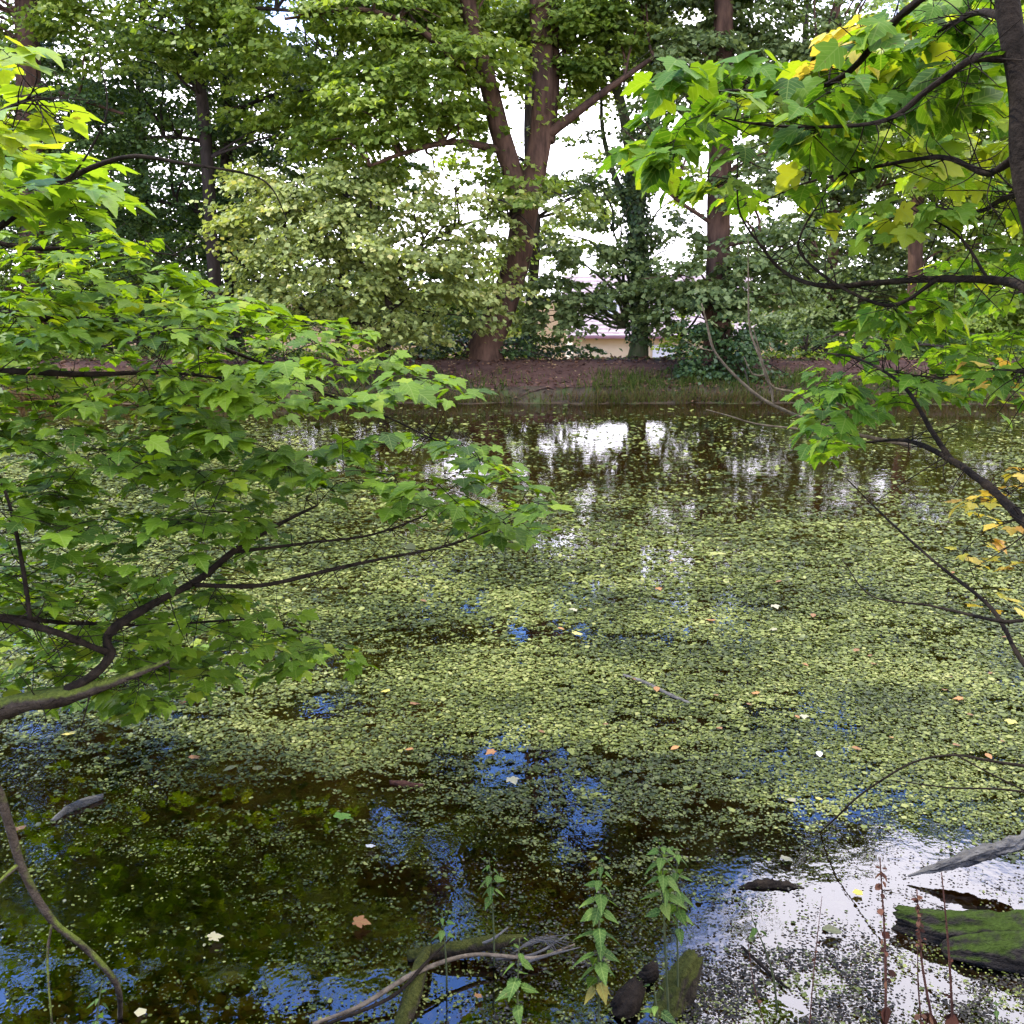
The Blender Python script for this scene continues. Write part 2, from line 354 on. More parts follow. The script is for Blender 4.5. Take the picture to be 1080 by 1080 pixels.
def axis(fine0, fine1, step, lo, hi):
    a = list(np.arange(fine0, fine1, step)); s = step; x = fine1
    while x < hi: a.append(x); s *= 1.25; x += s
    a.append(hi); s = step; x = fine0-step
    while x > lo: a.insert(0, x); s *= 1.25; x -= s
    a.insert(0, lo); return np.array(a)
def grid(name, xs, ys, zf, mat, parent=None):
    X, Y = np.meshgrid(xs, ys); V = np.column_stack([X.ravel(), Y.ravel(), zf(X, Y).ravel()])
    i = np.arange(len(ys)-1)[:, None]*len(xs)+np.arange(len(xs)-1)[None]
    F = np.stack([i, i+1, i+1+len(xs), i+len(xs)], -1).reshape(-1, 4)
    return link(name, raw(name, V, F.ravel(), np.full(len(F), 4)), mat, parent)
tag(grid('ground', axis(-13, 13, .16, -700, 700), axis(1.0, 27, .16, -400, 1200), height, M['ground']), kind='structure')
tag(grid('water', np.linspace(-19.5, 19.5, 40), np.linspace(1.6, 21.6, 40), lambda X, Y: 0*X, M['water']), kind='structure')
def path_mesh():
    xs = np.linspace(-19, 19, 220); t = np.linspace(0, 1, 9)
    X, T = np.meshgrid(xs, t)
    y0 = 22.0+.25*(vnoise(X*.8, 0*X, 3)-.5)+np.where(np.abs(X-.9) < 2.0, -.92*(1-((X-.9)/2.0)**4), 0); y1 = 23.6+.3*(vnoise(X*.9, 0*X+5, 4)-.5)
    Y = y0+(y1-y0)*T; Z = height(X, Y)+.015+.03*np.sin(T*np.pi)
    V = np.column_stack([X.ravel(), Y.ravel(), Z.ravel()]); n = len(xs)
    i = np.arange(len(t)-1)[:, None]*n+np.arange(n-1)[None]
    F = np.stack([i, i+1, i+1+n, i+n], -1).reshape(-1, 4)
    return raw('path', V, F.ravel(), np.full(len(F), 4))
tag(link('dirt_path', path_mesh(), M['path']), kind='structure')

def litter():
    n = 6500; X = rng.uniform(-11, 11, n); Y = rng.uniform(20.95, 23.9, n); pos = np.column_stack([X, Y, height(X, Y)+.05])
    tag(link('leaf_litter', leaf_mesh('leaf_litter', LEAF_FAR, pos, leaf_frames(n, None, (-.3, .3), .5), rng.uniform(.04, .10, n)), leaf_mat('litter', [(0, (.05,.025,.016)), (.6, (.13,.065,.04)), (.9, (.22,.13,.07)), (1, (.30,.22,.10))], .1, (1,1,1), .8, .1)), 'brown fallen leaves strewn over the dirt path', 'litter', kind='stuff')
litter()

# ------------------------------------------------------------------ the house beyond the pond
def house():
    Yh = 55.0; e = P(604, 350, Yh); r_ = P(800, 350, Yh); x0, x1, ze = e[0], r_[0], e[2]
    zr = P(604, 292, Yh+3.4)[2]; D = 6.8; zb = float(height(np.array([x0]), np.array([Yh]))[0])-.4
    o = empty('house', ((x0+x1)/2, Yh+D/2, zb), 'cream rendered house with a pinkish tiled roof glimpsed between the far trunks', 'house')
    wall = plain('render_wall', [(.3, (.60,.47,.30)), (.7, (.70,.58,.40))], 1.2, .9, .1)
    b = MB(); b.box((x0, Yh, zb), (x1, Yh+D, ze))
    b.add([(x0, Yh, ze), (x0, Yh+D, ze), (x0, Yh+D/2, zr-.1)], [(0, 1, 2)]); b.add([(x1, Yh, ze), (x1, Yh+D, ze), (x1, Yh+D/2, zr-.1)], [(0, 2, 1)])
    b.build('wall', wall, o, False)
    m, n, l = newmat('roof_tiles')
    w = n.new('ShaderNodeTexWave'); w.bands_direction = 'Z'; w.inputs['Scale'].default_value = 1.6; w.inputs['Distortion'].default_value = .6; w.inputs['Detail Scale'].default_value = 3
    g = n.new('ShaderNodeNewGeometry'); l.new(g.outputs['Position'], w.inputs['Vector'])
    ad = n.new('ShaderNodeMath'); ad.operation = 'MULTIPLY_ADD'; l.new(w.outputs['Fac'], ad.inputs[0]); ad.inputs[1].default_value = .45; l.new(noise(n, l, 3.0, 6), ad.inputs[2])
    rc = ramp(n, l, ad.outputs[0], [(.35, (.13,.095,.095)), (.65, (.27,.2,.205)), (.95, (.36,.29,.30))])
    p = n.new('ShaderNodeBsdfPrincipled'); l.new(rc, p.inputs['Base Color']); p.inputs['Roughness'].default_value = .7
    ou = n.new('ShaderNodeOutputMaterial'); l.new(p.outputs[0], ou.inputs[0])
    b = MB(); ov = .35
    for s in (0, 1):
        ya, yb = (Yh-ov, Yh+D/2) if s == 0 else (Yh+D+ov, Yh+D/2)
        za = ze-ov*(zr-ze)/(D/2)
        V = [(x0-.3, ya, za), (x1+.3, ya, za), (x1+.3, yb, zr), (x0-.3, yb, zr)]
        V += [(a, c, d+.14) for a, c, d in V]
        b.add(V, [(0,3,2,1), (4,5,6,7), (0,1,5,4), (1,2,6,5), (2,3,7,6), (3,0,4,7)])
    b.build('roof', m, o, False)
    wh = plain('white_paint', [(.3, (.72,.72,.74)), (.7, (.8,.8,.82))], 4, .5, 0)
    b = MB(); b.box((x0-.3, Yh-ov-.13, ze-ov*(zr-ze)/(D/2)-.03), (x1+.3, Yh-ov-.003, ze-ov*(zr-ze)/(D/2)+.09)); b.build('gutter', plain('gutter_paint', [(.3,(.2,.1,.13)), (.7,(.27,.15,.17))], 3, .5, 0), o, False)
    # dormer
    c = P(641, 333, Yh+.9); hw, hh = .62, .72
    dm = MB(); dm.box((c[0]-hw, Yh+.9, c[2]-hh), (c[0]+hw, Yh+2.8, c[2]+hh))
    dm.add([(c[0]-hw-.1, Yh+.75, c[2]+hh+.004), (c[0]+hw+.1, Yh+.75, c[2]+hh+.004), (c[0], Yh+.75, c[2]+hh+.5), (c[0]-hw-.1, Yh+3.2, c[2]+hh+.004), (c[0]+hw+.1, Yh+3.2, c[2]+hh+.004), (c[0], Yh+3.2, c[2]+hh+.5)], [(0,1,2), (0,3,4,1), (1,4,5,2), (0,2,5,3), (3,5,4)])
    dw = dm.build('dormer', wh, o, False)
    fr = MB()
    for xx in (-hw+.06, -.04, hw-.14): fr.box((c[0]+xx, Yh+.84, c[2]-hh+.12), (c[0]+xx+.08, Yh+.897, c[2]+hh-.1))
    for zz_ in (-hh+.04, .1, hh-.1): fr.box((c[0]-hw+.06, Yh+.835, c[2]+zz_), (c[0]+hw-.06, Yh+.895, c[2]+zz_+.08))
    f = fr.build('window_frame', wh, dw, False)
    pn = MB(); pn.box((c[0]-hw+.08, Yh+.87, c[2]-hh+.08), (c[0]+hw-.08, Yh+.893, c[2]+hh-.06)); pn.build('window_pane', plain('dark_glass', [(.3,(.16,.2,.24)), (.7,(.3,.36,.42))], 1, .05, 0, spec=1), dw, False)
    wm = MB(); wx = P(700, 366, Yh)[0]; wm.box((wx-.6, Yh-.06, ze-1.9), (wx+.6, Yh-.003, ze-.7)); wm.build('window', wh, o, False)
house()

# ------------------------------------------------------------------ far trees
def sprays(c, rad, n, per, sr, lsize, droop=.25, flat=.18, shell=.5, lean=None):
    """leaf positions gathered in flat sprays inside an ellipsoid"""
    d = rng.normal(size=(n, 3)); d /= np.linalg.norm(d, axis=1)[:, None]
    r = rng.random(n)**(1/3.); r = shell+(1-shell)*r if shell else r
    r = np.where(rng.random(n) < .35, rng.random(n)**.5, r)
    C = c+d*r[:, None]*rad
    k = rng.poisson(per, n)+4; idx = np.repeat(np.arange(n), k); m = len(idx)
    out = d[idx]*np.array([1, 1, .3]); out[:, 2] = 0; out /= np.linalg.norm(out, axis=1)[:, None]+1e-6
    side = np.cross(out, [0, 0, 1.0])
    srr = sr*rng.uniform(.6, 1.35, n)[idx]
    a = rng.normal(0, .5, m); b = rng.normal(0, .42, m)
    pos = C[idx]+(out*a[:, None]+side*b[:, None])*srr[:, None]
    pos[:, 2] += -droop*a*srr+rng.normal(0, flat*.5, m)*srr - .12*(a*a+b*b)*srr
    az = np.arctan2(out[:, 1], out[:, 0])+rng.normal(0, 1.0, m)
    Mx = leaf_frames(m, az, (.1, .9), .45)
    sz = lsize*rng.uniform(.65, 1.25, m)
    tone = np.clip(rng.normal(.5, .2, m)+rng.normal(0, .14, n)[idx], 0, 1)
    return pos, Mx, sz, tone
def wob(pts, a, seed):
    r = np.random.default_rng(seed); pts = np.array(pts, float); pts[1:-1] += r.normal(0, a, pts[1:-1].shape); return pts
TRUNKS = []
def far_tree(name, label, base_px, Y, trunk, limbs, masses, lmat, bmat, lsize=.125, per=52, sr=.5, dens=1.0, group=None, cat='tree', ivy=None, up=None):
    """trunk, limbs: lists of (px,py,radius m[,dY]); masses: (px,py,rx,ry,dY[,mult]) in photograph pixels at the tree's distance"""
    q = P(base_px, 372, Y); zb = float(height(np.array([q[0]]), np.array([Y]))[0])
    o = empty(name, (q[0], Y, zb), label, cat, group)
    def line(l): return np.array([P(p[0], p[1], Y+(p[3] if len(p) > 3 else 0)) for p in l]), [p[2] for p in l]
    if trunk:
        pts, rad = line(trunk); pts = np.vstack([[q[0], Y, zb-.15], pts]); rad = [rad[0]*1.35]+rad
        b = MB(); b.tube(pts, rad, 14, .10, .18, seed=int(base_px) % 50); t = b.build('trunk', M[bmat], o)
    for i, l in enumerate(limbs):
        pts, rad = line(l); b = MB(); b.tube(pts, rad, 8, .08, .15, seed=i+3); b.build('limb', M[bmat], o)
    A = []; tips = []; masses = list(masses)
    if up:
        for x_ in range(int(up[0]), int(up[1]), 62):
            for y_ in range(-35, int(up[2]), -52): masses.append((x_+random.uniform(-22, 22), y_+random.uniform(-14, 14), random.uniform(40, 62), random.uniform(22, 34), random.uniform(-.8, .8), .8))
    k = Y/FPX
    for ms in masses:
        px, py, rx, ry, dY = ms[:5]; mu = ms[5] if len(ms) > 5 else 1
        c = P(px, py, Y+dY); rad = np.array([rx*k, max(rx, ry)*k*.75, ry*k])
        if py < -25: mu *= 1.0
        n = max(3, int(dens*mu*rx*ry*math.pi*k*k/(sr*sr*.75)*2.3))
        A.append(sprays(c, rad, n, per, sr, lsize)); tips.append(c)
    pos, Mx, sz, tone = [np.concatenate(z) for z in zip(*A)]
    # gaps through the upper crowns where the sky shows
    gap = vnoise(pos[:, 0]*.62+3, pos[:, 2]*.75, 41)*.75+vnoise(pos[:, 0]*1.7, pos[:, 2]*1.9, 42)*.25
    g2 = vnoise(pos[:, 0]*2.3+9, pos[:, 2]*3.1, 43)*.6+vnoise(pos[:, 0]*5, pos[:, 2]*6+pos[:, 1], 44)*.4
    k_ = ((pos[:, 2] < 7.2) | (gap < .66)) & (g2 < np.where((pos[:, 2] < 6.5) & (pos[:, 2] > 2.5) & (pos[:, 0] > -2.5) & (pos[:, 0] < 9) & (pos[:, 1] < 30), .57, .74)); pos, Mx, sz, tone = pos[k_], Mx[k_], sz[k_], tone[k_]
    link('crown', leaf_mesh('crown', LEAF_FAR, pos, Mx, sz, tone), M[lmat], o)
    # twigs running into the leaf masses
    if tips:
        src = []
        for l in [trunk]+limbs:
            if l: src.append(spline(*line(l))[0])
        src = np.concatenate(src) if src else np.array([[q[0], Y, zb]])
        for c in tips:
            s = src[np.argmin(np.linalg.norm(src-c-[0, 0, -.8], axis=1))]
            for e in range(2):
                en = c+rng.normal(0, .55, 3)*[1, 1, .5]
                mid = (s+en)/2+[0, 0, .25]
                b = MB(); b.tube(wob([s, s*.6+mid*.4+rng.normal(0, .05, 3), mid, en], .06, int(rng.integers(1e6))), [.045, .03, .02, .006], 5)
                b.build('limb', M[bmat], o)
    if ivy:
        pts, rad = line(trunk); pts, rad = spline(pts, rad, .05)
        w = [(p[0], p[1]) for p in ivy]
        sel = [i for i in range(len(pts)) if pts[i][2] < ivy[0][0]]
        n = ivy[0][1]; ii = rng.choice(sel, n); th = rng.uniform(0, 2*np.pi, n)
        off = np.column_stack([np.cos(th), np.sin(th), 0*th])
        pp = pts[ii]+off*(np.array(rad)[ii][:, None]+rng.uniform(0, .16, n)[:, None])+np.column_stack([0*th, 0*th, rng.normal(0, .05, n)])
        Mx = frames(off*.4+[0, 0, -1.0]+rng.normal(0, .3, (n, 3)), off+rng.normal(0, .3, (n, 3)))
        link('ivy', leaf_mesh('ivy', LEAF_FAR, pp, Mx, rng.uniform(.06, .11, n)), M['leaf_ivy'], o)
    return o

far_tree('sycamore_tree', 'big forked sycamore leaning right, its bare brown trunk beside the dirt path', 512, 23.8,
    [(514, 362, .38), (530, 325, .33), (547, 270, .30), (552, 235, .29), (562, 190, .27), (571, 130, .25), (572, 60, .23), (568, 0, .22), (566, -120, .2), (560, -280, .14), (570, -420, .06)],
    [[(550, 250, .27), (545, 200, .24, -.1), (530, 150, .22, -.2), (515, 90, .20, -.3), (497, 20, .18, -.4), (480, -80, .15, -.5), (455, -220, .08, -.6)],
     [(576, 150, .2), (582, 90, .17, .2), (583, 20, .15, .3), (592, -80, .12, .4), (640, -220, .06, .5)],
     [(574, 145, .13), (600, 125, .11, -.2), (640, 95, .08, -.5), (690, 60, .05, -.8)],
     [(510, 85, .12, -.3), (475, 60, .09, -.7), (440, 30, .07, -1), (380, 10, .05, -1.4), (300, 20, .03, -1.8)],
     [(535, 160, .10, -.2), (480, 150, .07, -.6), (430, 160, .05, -1), (390, 175, .03, -1.2)]],
    [(470, 75, 85, 35, -1), (420, 110, 80, 38, -1.4), (480, 130, 60, 22, -1), (380, 150, 60, 40, -.6), (560, 205, 55, 20, -1.2), (610, 40, 70, 42, .2),
     (540, 35, 60, 30, .6), (400, 30, 80, 35, -1), (650, 10, 60, 35, 0), (590, 110, 40, 18, .3, .6), (520, 175, 60, 20, .4, .7), (320, 30, 60, 40, -1), (455, 190, 44, 14, .2, .6), (500, 60, 50, 28, .8), (440, 40, 60, 30, 0), (610, 85, 40, 22, .6), (580, 10, 60, 30, .8), (480, 10, 60, 30, .5),
     (540, -80, 160, 55, 0, .8), (400, -110, 110, 50, -.8, .8), (640, -120, 100, 50, .5, .8), (500, -210, 170, 60, 0, .75), (600, -310, 120, 50, .4, .7), (430, -330, 110, 60, 0, .7), (510, -450, 120, 50, 0, .6), (340, -230, 80, 50, -.5, .8)],
    'leaf_mid', 'bark_far', .13, up=(320, 740, -470))
far_tree('young_sycamore', 'pale yellow-green young tree leaning out over the far water left of the leaning trunk', 400, 22.6,
    [(405, 360, .09), (410, 320, .08), (400, 280, .07), (385, 240, .055), (360, 200, .03)],
    [[(408, 315, .05), (440, 270, .04), (480, 240, .03), (540, 225, .02)], [(404, 300, .05), (350, 270, .04), (300, 240, .03), (270, 210, .02)], [(398, 345, .05), (330, 330, .035), (290, 310, .02)]],
    [(300, 195, 62, 24, -.4), (345, 205, 70, 25, -.3), (310, 235, 75, 28, -.7), (390, 225, 75, 22, -.4), (360, 265, 90, 26, -.8), (450, 235, 70, 20, -.3), (520, 222, 70, 18, -.5), (580, 210, 50, 14, -.3, .8),
     (300, 275, 55, 26, -.6), (430, 275, 80, 24, -.6), (350, 305, 90, 26, -.6), (460, 300, 70, 24, -.4), (500, 265, 55, 22, -.1), (410, 330, 70, 24, -.3), (490, 330, 45, 20, 0), (275, 315, 30, 26, -.4), (430, 355, 40, 14, -.5), (262, 180, 26, 10, -.4, .7), (245, 225, 24, 12, -.5, .8), (250, 262, 22, 12, -.5, .8), (345, 172, 40, 10, -.3, .7), (420, 185, 40, 12, -.2, .7), (600, 222, 40, 10, -.5, .7), (480, 205, 50, 10, -.3, .7), (540, 250, 40, 12, -.4, .8), (520, 300, 36, 12, -.3, .8)],
    'leaf_pale', 'bark_dark', .115, dens=.85)
far_tree('yew_tree', 'dark layered evergreen tree behind the left end of the far bank', 250, 26.5,
    [(246, 320, .2), (243, 260, .18), (238, 200, .16), (240, 120, .13), (235, 20, .1), (230, -150, .07), (232, -300, .03)],
    [[(242, 250, .07), (200, 220, .05, -.5), (120, 205, .03, -1)], [(240, 160, .07), (190, 145, .05, -.4), (90, 150, .03, -1)], [(241, 120, .06), (290, 100, .04, -.4), (330, 95, .02, -.8)]],
    [(110, 110, 75, 20, -1), (190, 95, 70, 22, -.6), (90, 155, 70, 20, -1.2), (180, 150, 80, 22, -.9), (270, 140, 65, 24, -.6), (110, 200, 90, 22, -1), (210, 200, 80, 22, -.8), (280, 185, 40, 24, -.3), (90, 245, 80, 24, -.8), (190, 245, 70, 22, -.6),
     (130, 290, 100, 24, -.4), (240, 290, 60, 20, -.2), (120, 335, 120, 24, 0), (250, 340, 80, 20, 0), (250, 60, 60, 26, 0), (160, 45, 50, 16, 0, .7), (290, 90, 50, 24, .4), (60, 60, 30, 20, 0, .6), (330, 130, 50, 40, .6),
     (180, -50, 110, 40, 0, .8), (260, -120, 100, 45, 0, .8), (170, -190, 100, 45, 0, .8), (240, -290, 80, 50, 0, .7)],
    'leaf_dark', 'bark_dark', .10, per=56, sr=.55, dens=1.1)
far_tree('bare_trunk_tree', 'tall tree with a reddish bare trunk at the top left corner of the photo', 36, 25.5,
    [(36, 330, .30), (34, 240, .29), (32, 150, .28), (30, 60, .27), (28, -20, .26), (26, -180, .2), (30, -380, .1)],
    [[(31, 90, .09), (70, 100, .06, -.5), (130, 120, .03, -1)]],
    [(90, 30, 34, 16, -.5, .6), (20, 190, 50, 40, 1), (10, 110, 30, 50, 1.2), (60, 290, 70, 40, .6), (60, -90, 110, 45, 0, .9), (-40, -160, 120, 60, 0), (100, -240, 130, 55, 0, .8), (0, -350, 130, 60, 0, .8), (60, -470, 90, 50, 0, .6), (-60, 10, 60, 60, 0), (-150, 120, 90, 90, 0), (-140, 270, 90, 80, 0)],
    'leaf_mid', 'bark_far', .12, up=(-190, 130, -390))
far_tree('lime_tree', 'olive green leafy crown hanging in from above the top left of the pond', 190, 24.8,
    [(225, 340, .16), (222, 240, .15), (215, 120, .14), (200, 20, .12), (190, -120, .09), (185, -280, .04)],
    [[(205, 40, .07), (240, 10, .05, -.6), (330, 12, .03, -1.2), (420, 8, .02, -1.4)]],
    [(190, 15, 60, 26, -1), (245, 30, 50, 26, -1.2), (215, 55, 50, 16, -1.2, .9), (300, 60, 50, 26, -1), (350, 95, 45, 30, -.8), (180, -40, 90, 35, -.5), (270, -60, 80, 40, -.5), (200, -150, 110, 45, 0, .8), (300, -170, 70, 45, 0, .8), (230, -260, 90, 40, 0, .7), (140, 60, 50, 24, -.6), (60, 10, 40, 24, -.6), (330, 130, 50, 22, -.8), (280, 110, 50, 20, -.8)],
    'leaf_mid', 'bark_dark', .12, up=(120, 340, -410))
far_tree('ivy_clad_tree', 'ivy covered tree with upright forked stems beside the glimpsed house', 672, 24.2,
    [(674, 360, .20), (674, 300, .19), (672, 240, .18), (668, 190, .15), (660, 130, .12), (645, 70, .10), (630, -20, .08), (620, -150, .04)],
    [[(673, 230, .13), (680, 180, .11), (686, 130, .09), (690, 60, .07), (700, -60, .05), (720, -160, .02)], [(672, 235, .10), (650, 190, .07, .3), (636, 140, .05, .5), (634, 90, .03, .6)], [(660, 345, .05), (658, 310, .045), (655, 270, .03), (640, 225, .015)]],
    [(620, 250, 46, 18, -.4, .9), (655, 305, 40, 16, -.6), (610, 318, 30, 14, -.6), (700, 330, 30, 16, -.5), (590, 345, 22, 12, -.5), (630, 275, 50, 18, -.4), (595, 285, 42, 22, -.6), (575, 335, 26, 24, -.4), (690, 255, 50, 18, -.5, .9), (700, 295, 50, 20, -.3), (590, 335, 30, 18, -.3), (680, 325, 30, 12, -.5, .8), (640, 205, 50, 14, 0, .6), (665, 150, 40, 22, 0, .5), (715, 225, 30, 16, 0, .6),
     (600, 200, 40, 16, .3, .8), (640, 245, 44, 16, -.3), (720, 300, 40, 20, -.5), (730, 340, 30, 16, -.3), (580, 310, 30, 18, -.5), (700, 30, 70, 34, .4, .9), (760, 60, 60, 34, .6), (740, -170, 90, 45, 0, .6), (650, 60, 30, 20, 0, .4)],
    'leaf_grey', 'bark_green', .12, ivy=[(5.0, 2600)], up=(610, 800, -310))
far_tree('plane_tree', 'straight brown trunk rising out of the ivy mound right of the house', 757, 23.4,
    [(756, 360, .30), (757, 310, .27), (757, 250, .26), (758, 190, .26), (760, 140, .25), (762, 60, .22), (764, -40, .18), (768, -180, .12), (770, -270, .05)],
    [[(760, 150, .09), (800, 110, .06, -.4), (860, 90, .03, -.8)], [(757, 260, .06), (800, 255, .04, -.4), (860, 270, .02, -.8)], [(757, 240, .06), (720, 215, .04, -.5), (700, 200, .02, -.8)]],
    [(740, 285, 50, 20, -.9), (790, 270, 46, 20, -.8), (770, 315, 62, 22, -.9), (820, 300, 46, 22, -.8), (725, 330, 36, 20, -.6), (720, 190, 30, 14, -.6, .7), (740, 130, 40, 20, -.7, .6), (800, 200, 45, 22, -.4), (850, 250, 50, 24, -.6), (830, 150, 60, 30, 0),
     (800, 80, 70, 36, .3), (870, 60, 70, 36, 0), (780, 10, 80, 32, 0), (900, 140, 60, 32, .3), (700, 120, 40, 26, -.3), (730, 60, 50, 30, -.3), (690, 165, 30, 16, -.4)],
    'leaf_grey', 'bark_far', .12, up=(730, 1010, -225))
far_tree('slim_beech', 'slim pale trunk with a bare knot half hidden at mid right', 878, 29.0,
    [(877, 330, .15), (878, 290, .14), (880, 250, .13), (880, 200, .12), (882, 100, .1), (884, -20, .07)],
    [[(880, 230, .05), (920, 200, .03, -.3), (960, 190, .02, -.5)]],
    [(870, 340, 60, 24, -.5), (930, 320, 60, 24, -.6), (910, 290, 50, 22, -.4), (870, 215, 40, 22, -.2, .8), (940, 240, 50, 24, -.2), (930, 190, 60, 26, 0), (880, 120, 60, 30, 0), (900, 30, 80, 40, 0), (830, 340, 60, 20, 0)],
    'leaf_grey', 'bark_far', .13)
far_tree('red_bark_tree', 'reddish trunk behind the crossing dark boughs at far right', 964, 27.0,
    [(964, 350, .2), (965, 300, .19), (966, 250, .18), (968, 180, .16), (970, 80, .13), (975, -40, .08)],
    [[(967, 200, .06), (1010, 170, .04, -.3), (1060, 150, .02, -.6)]],
    [(1000, 350, 60, 26, -.6), (1060, 330, 60, 30, -.5), (1020, 290, 50, 26, -.2), (1080, 250, 70, 36, 0), (1000, 215, 50, 26, 0), (940, 350, 40, 22, -.5), (1040, 180, 70, 36, 0), (1000, 110, 80, 40, 0), (1090, 90, 80, 50, 0), (960, 40, 80, 40, 0), (1060, 0, 90, 50, 0), (1150, 200, 80, 90, 0), (1160, 330, 90, 60, 0), (1000, -70, 110, 40, 0, .7), (1150, -60, 90, 70, 0), (1240, 150, 100, 160, 0), (1130, -150, 90, 50, 0, .8)],
    'leaf_mid', 'bark_far', .13)
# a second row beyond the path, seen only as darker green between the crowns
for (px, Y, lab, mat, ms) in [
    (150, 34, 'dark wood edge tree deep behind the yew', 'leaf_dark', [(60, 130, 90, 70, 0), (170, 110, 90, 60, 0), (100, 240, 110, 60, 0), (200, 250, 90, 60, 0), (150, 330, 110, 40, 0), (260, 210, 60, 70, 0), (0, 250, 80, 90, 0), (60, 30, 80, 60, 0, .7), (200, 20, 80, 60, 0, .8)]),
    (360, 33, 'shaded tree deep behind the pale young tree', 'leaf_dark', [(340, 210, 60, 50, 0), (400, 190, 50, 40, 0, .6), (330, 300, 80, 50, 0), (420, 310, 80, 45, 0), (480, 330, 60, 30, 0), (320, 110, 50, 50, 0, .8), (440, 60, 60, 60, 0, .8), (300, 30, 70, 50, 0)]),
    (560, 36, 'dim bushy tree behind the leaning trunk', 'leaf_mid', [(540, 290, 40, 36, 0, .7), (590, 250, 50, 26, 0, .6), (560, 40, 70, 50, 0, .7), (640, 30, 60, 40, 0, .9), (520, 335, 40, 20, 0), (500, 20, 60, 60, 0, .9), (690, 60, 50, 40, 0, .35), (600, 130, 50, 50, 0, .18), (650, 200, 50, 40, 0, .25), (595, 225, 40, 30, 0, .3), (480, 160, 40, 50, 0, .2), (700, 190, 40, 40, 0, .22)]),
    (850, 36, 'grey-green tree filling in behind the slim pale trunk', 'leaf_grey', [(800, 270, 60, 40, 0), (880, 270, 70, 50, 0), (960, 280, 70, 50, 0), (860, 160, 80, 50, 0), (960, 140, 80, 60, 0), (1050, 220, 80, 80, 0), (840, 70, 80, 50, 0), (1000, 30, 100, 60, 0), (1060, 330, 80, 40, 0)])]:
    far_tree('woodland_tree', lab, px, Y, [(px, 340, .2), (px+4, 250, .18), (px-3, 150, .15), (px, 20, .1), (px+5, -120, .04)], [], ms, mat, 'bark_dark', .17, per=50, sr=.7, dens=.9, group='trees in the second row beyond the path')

# shrubs along the far bank
def shrub(name, label, masses, mat, Y, lsize=.09, base=None, dens=1.0, per=40, sr=.38, group=None):
    return far_tree(name, label, base or masses[0][0], Y, [(base or masses[0][0], masses[0][1]+10, .05), (base or masses[0][0], masses[0][1], .04), ((base or masses[0][0])+3, masses[0][1]-10, .02)], [], masses, mat, 'bark_dark', lsize, per, sr, dens, group, 'shrub')
shrub('ivy_bush', 'dark ivy mound at the foot of the straight trunk overhanging the water', [(760, 370, 45, 26, -.4), (740, 395, 30, 16, -.6), (785, 390, 30, 20, -.6), (760, 340, 40, 20, -.3), (800, 360, 30, 18, 0)], 'leaf_ivy', 22.6)
shrub('bramble_bush', 'low dark bramble at the foot of the leaning trunk', [(500, 368, 60, 12, .3), (440, 370, 50, 12, .3), (560, 366, 46, 12, .3), (600, 372, 36, 8, .3), (470, 355, 40, 14, .5)], 'leaf_ivy', 23.9)
shrub('laurel_bush', 'dark hedge-like bush between straight trunk and right bank', [(850, 362, 50, 16, .5), (910, 365, 50, 16, .5), (970, 370, 60, 20, .5), (1040, 375, 60, 24, .4), (1100, 375, 50, 30, .4)], 'leaf_dark', 24.6)
shrub('elder_bush', 'light green bush left of the dirt path end', [(405, 362, 26, 16, .2), (385, 345, 24, 14, .2), (420, 345, 20, 12, .2)], 'leaf_pale', 22.6)
shrub('hazel_bush', 'bushy green shrub on the far bank under the left dark tree', [(60, 370, 70, 22, .8), (150, 365, 60, 22, .8), (230, 368, 60, 20, .8), (310, 372, 60, 18, .8), (-40, 360, 80, 30, .6)], 'leaf_dark', 24.4)
shrub('sapling', 'bright little sapling lit yellow-green beside the house corner', [(718, 345, 12, 14, 0), (722, 325, 10, 14, 0), (714, 362, 14, 8, 0)], 'leaf_sun', 25.5, .09)

shrub('hedge', 'grey-green hedge beyond the path to the right of the house', [(770, 322, 40, 26, 0), (830, 318, 50, 30, 0), (900, 318, 50, 30, 0), (970, 318, 50, 30, 0), (1040, 318, 50, 30, 0), (1110, 318, 60, 30, 0)], 'leaf_grey', 37, .14, sr=.55)
shrub('hedge', 'green hedge beyond the path to the left of the house gable', [(545, 328, 22, 22, 0), (500, 325, 40, 30, 0), (430, 325, 50, 30, 0), (360, 325, 50, 30, 0), (280, 325, 60, 30, 0), (190, 325, 60, 34, 0), (100, 325, 60, 34, 0), (10, 325, 60, 34, 0)], 'leaf_mid', 37, .14, sr=.55)
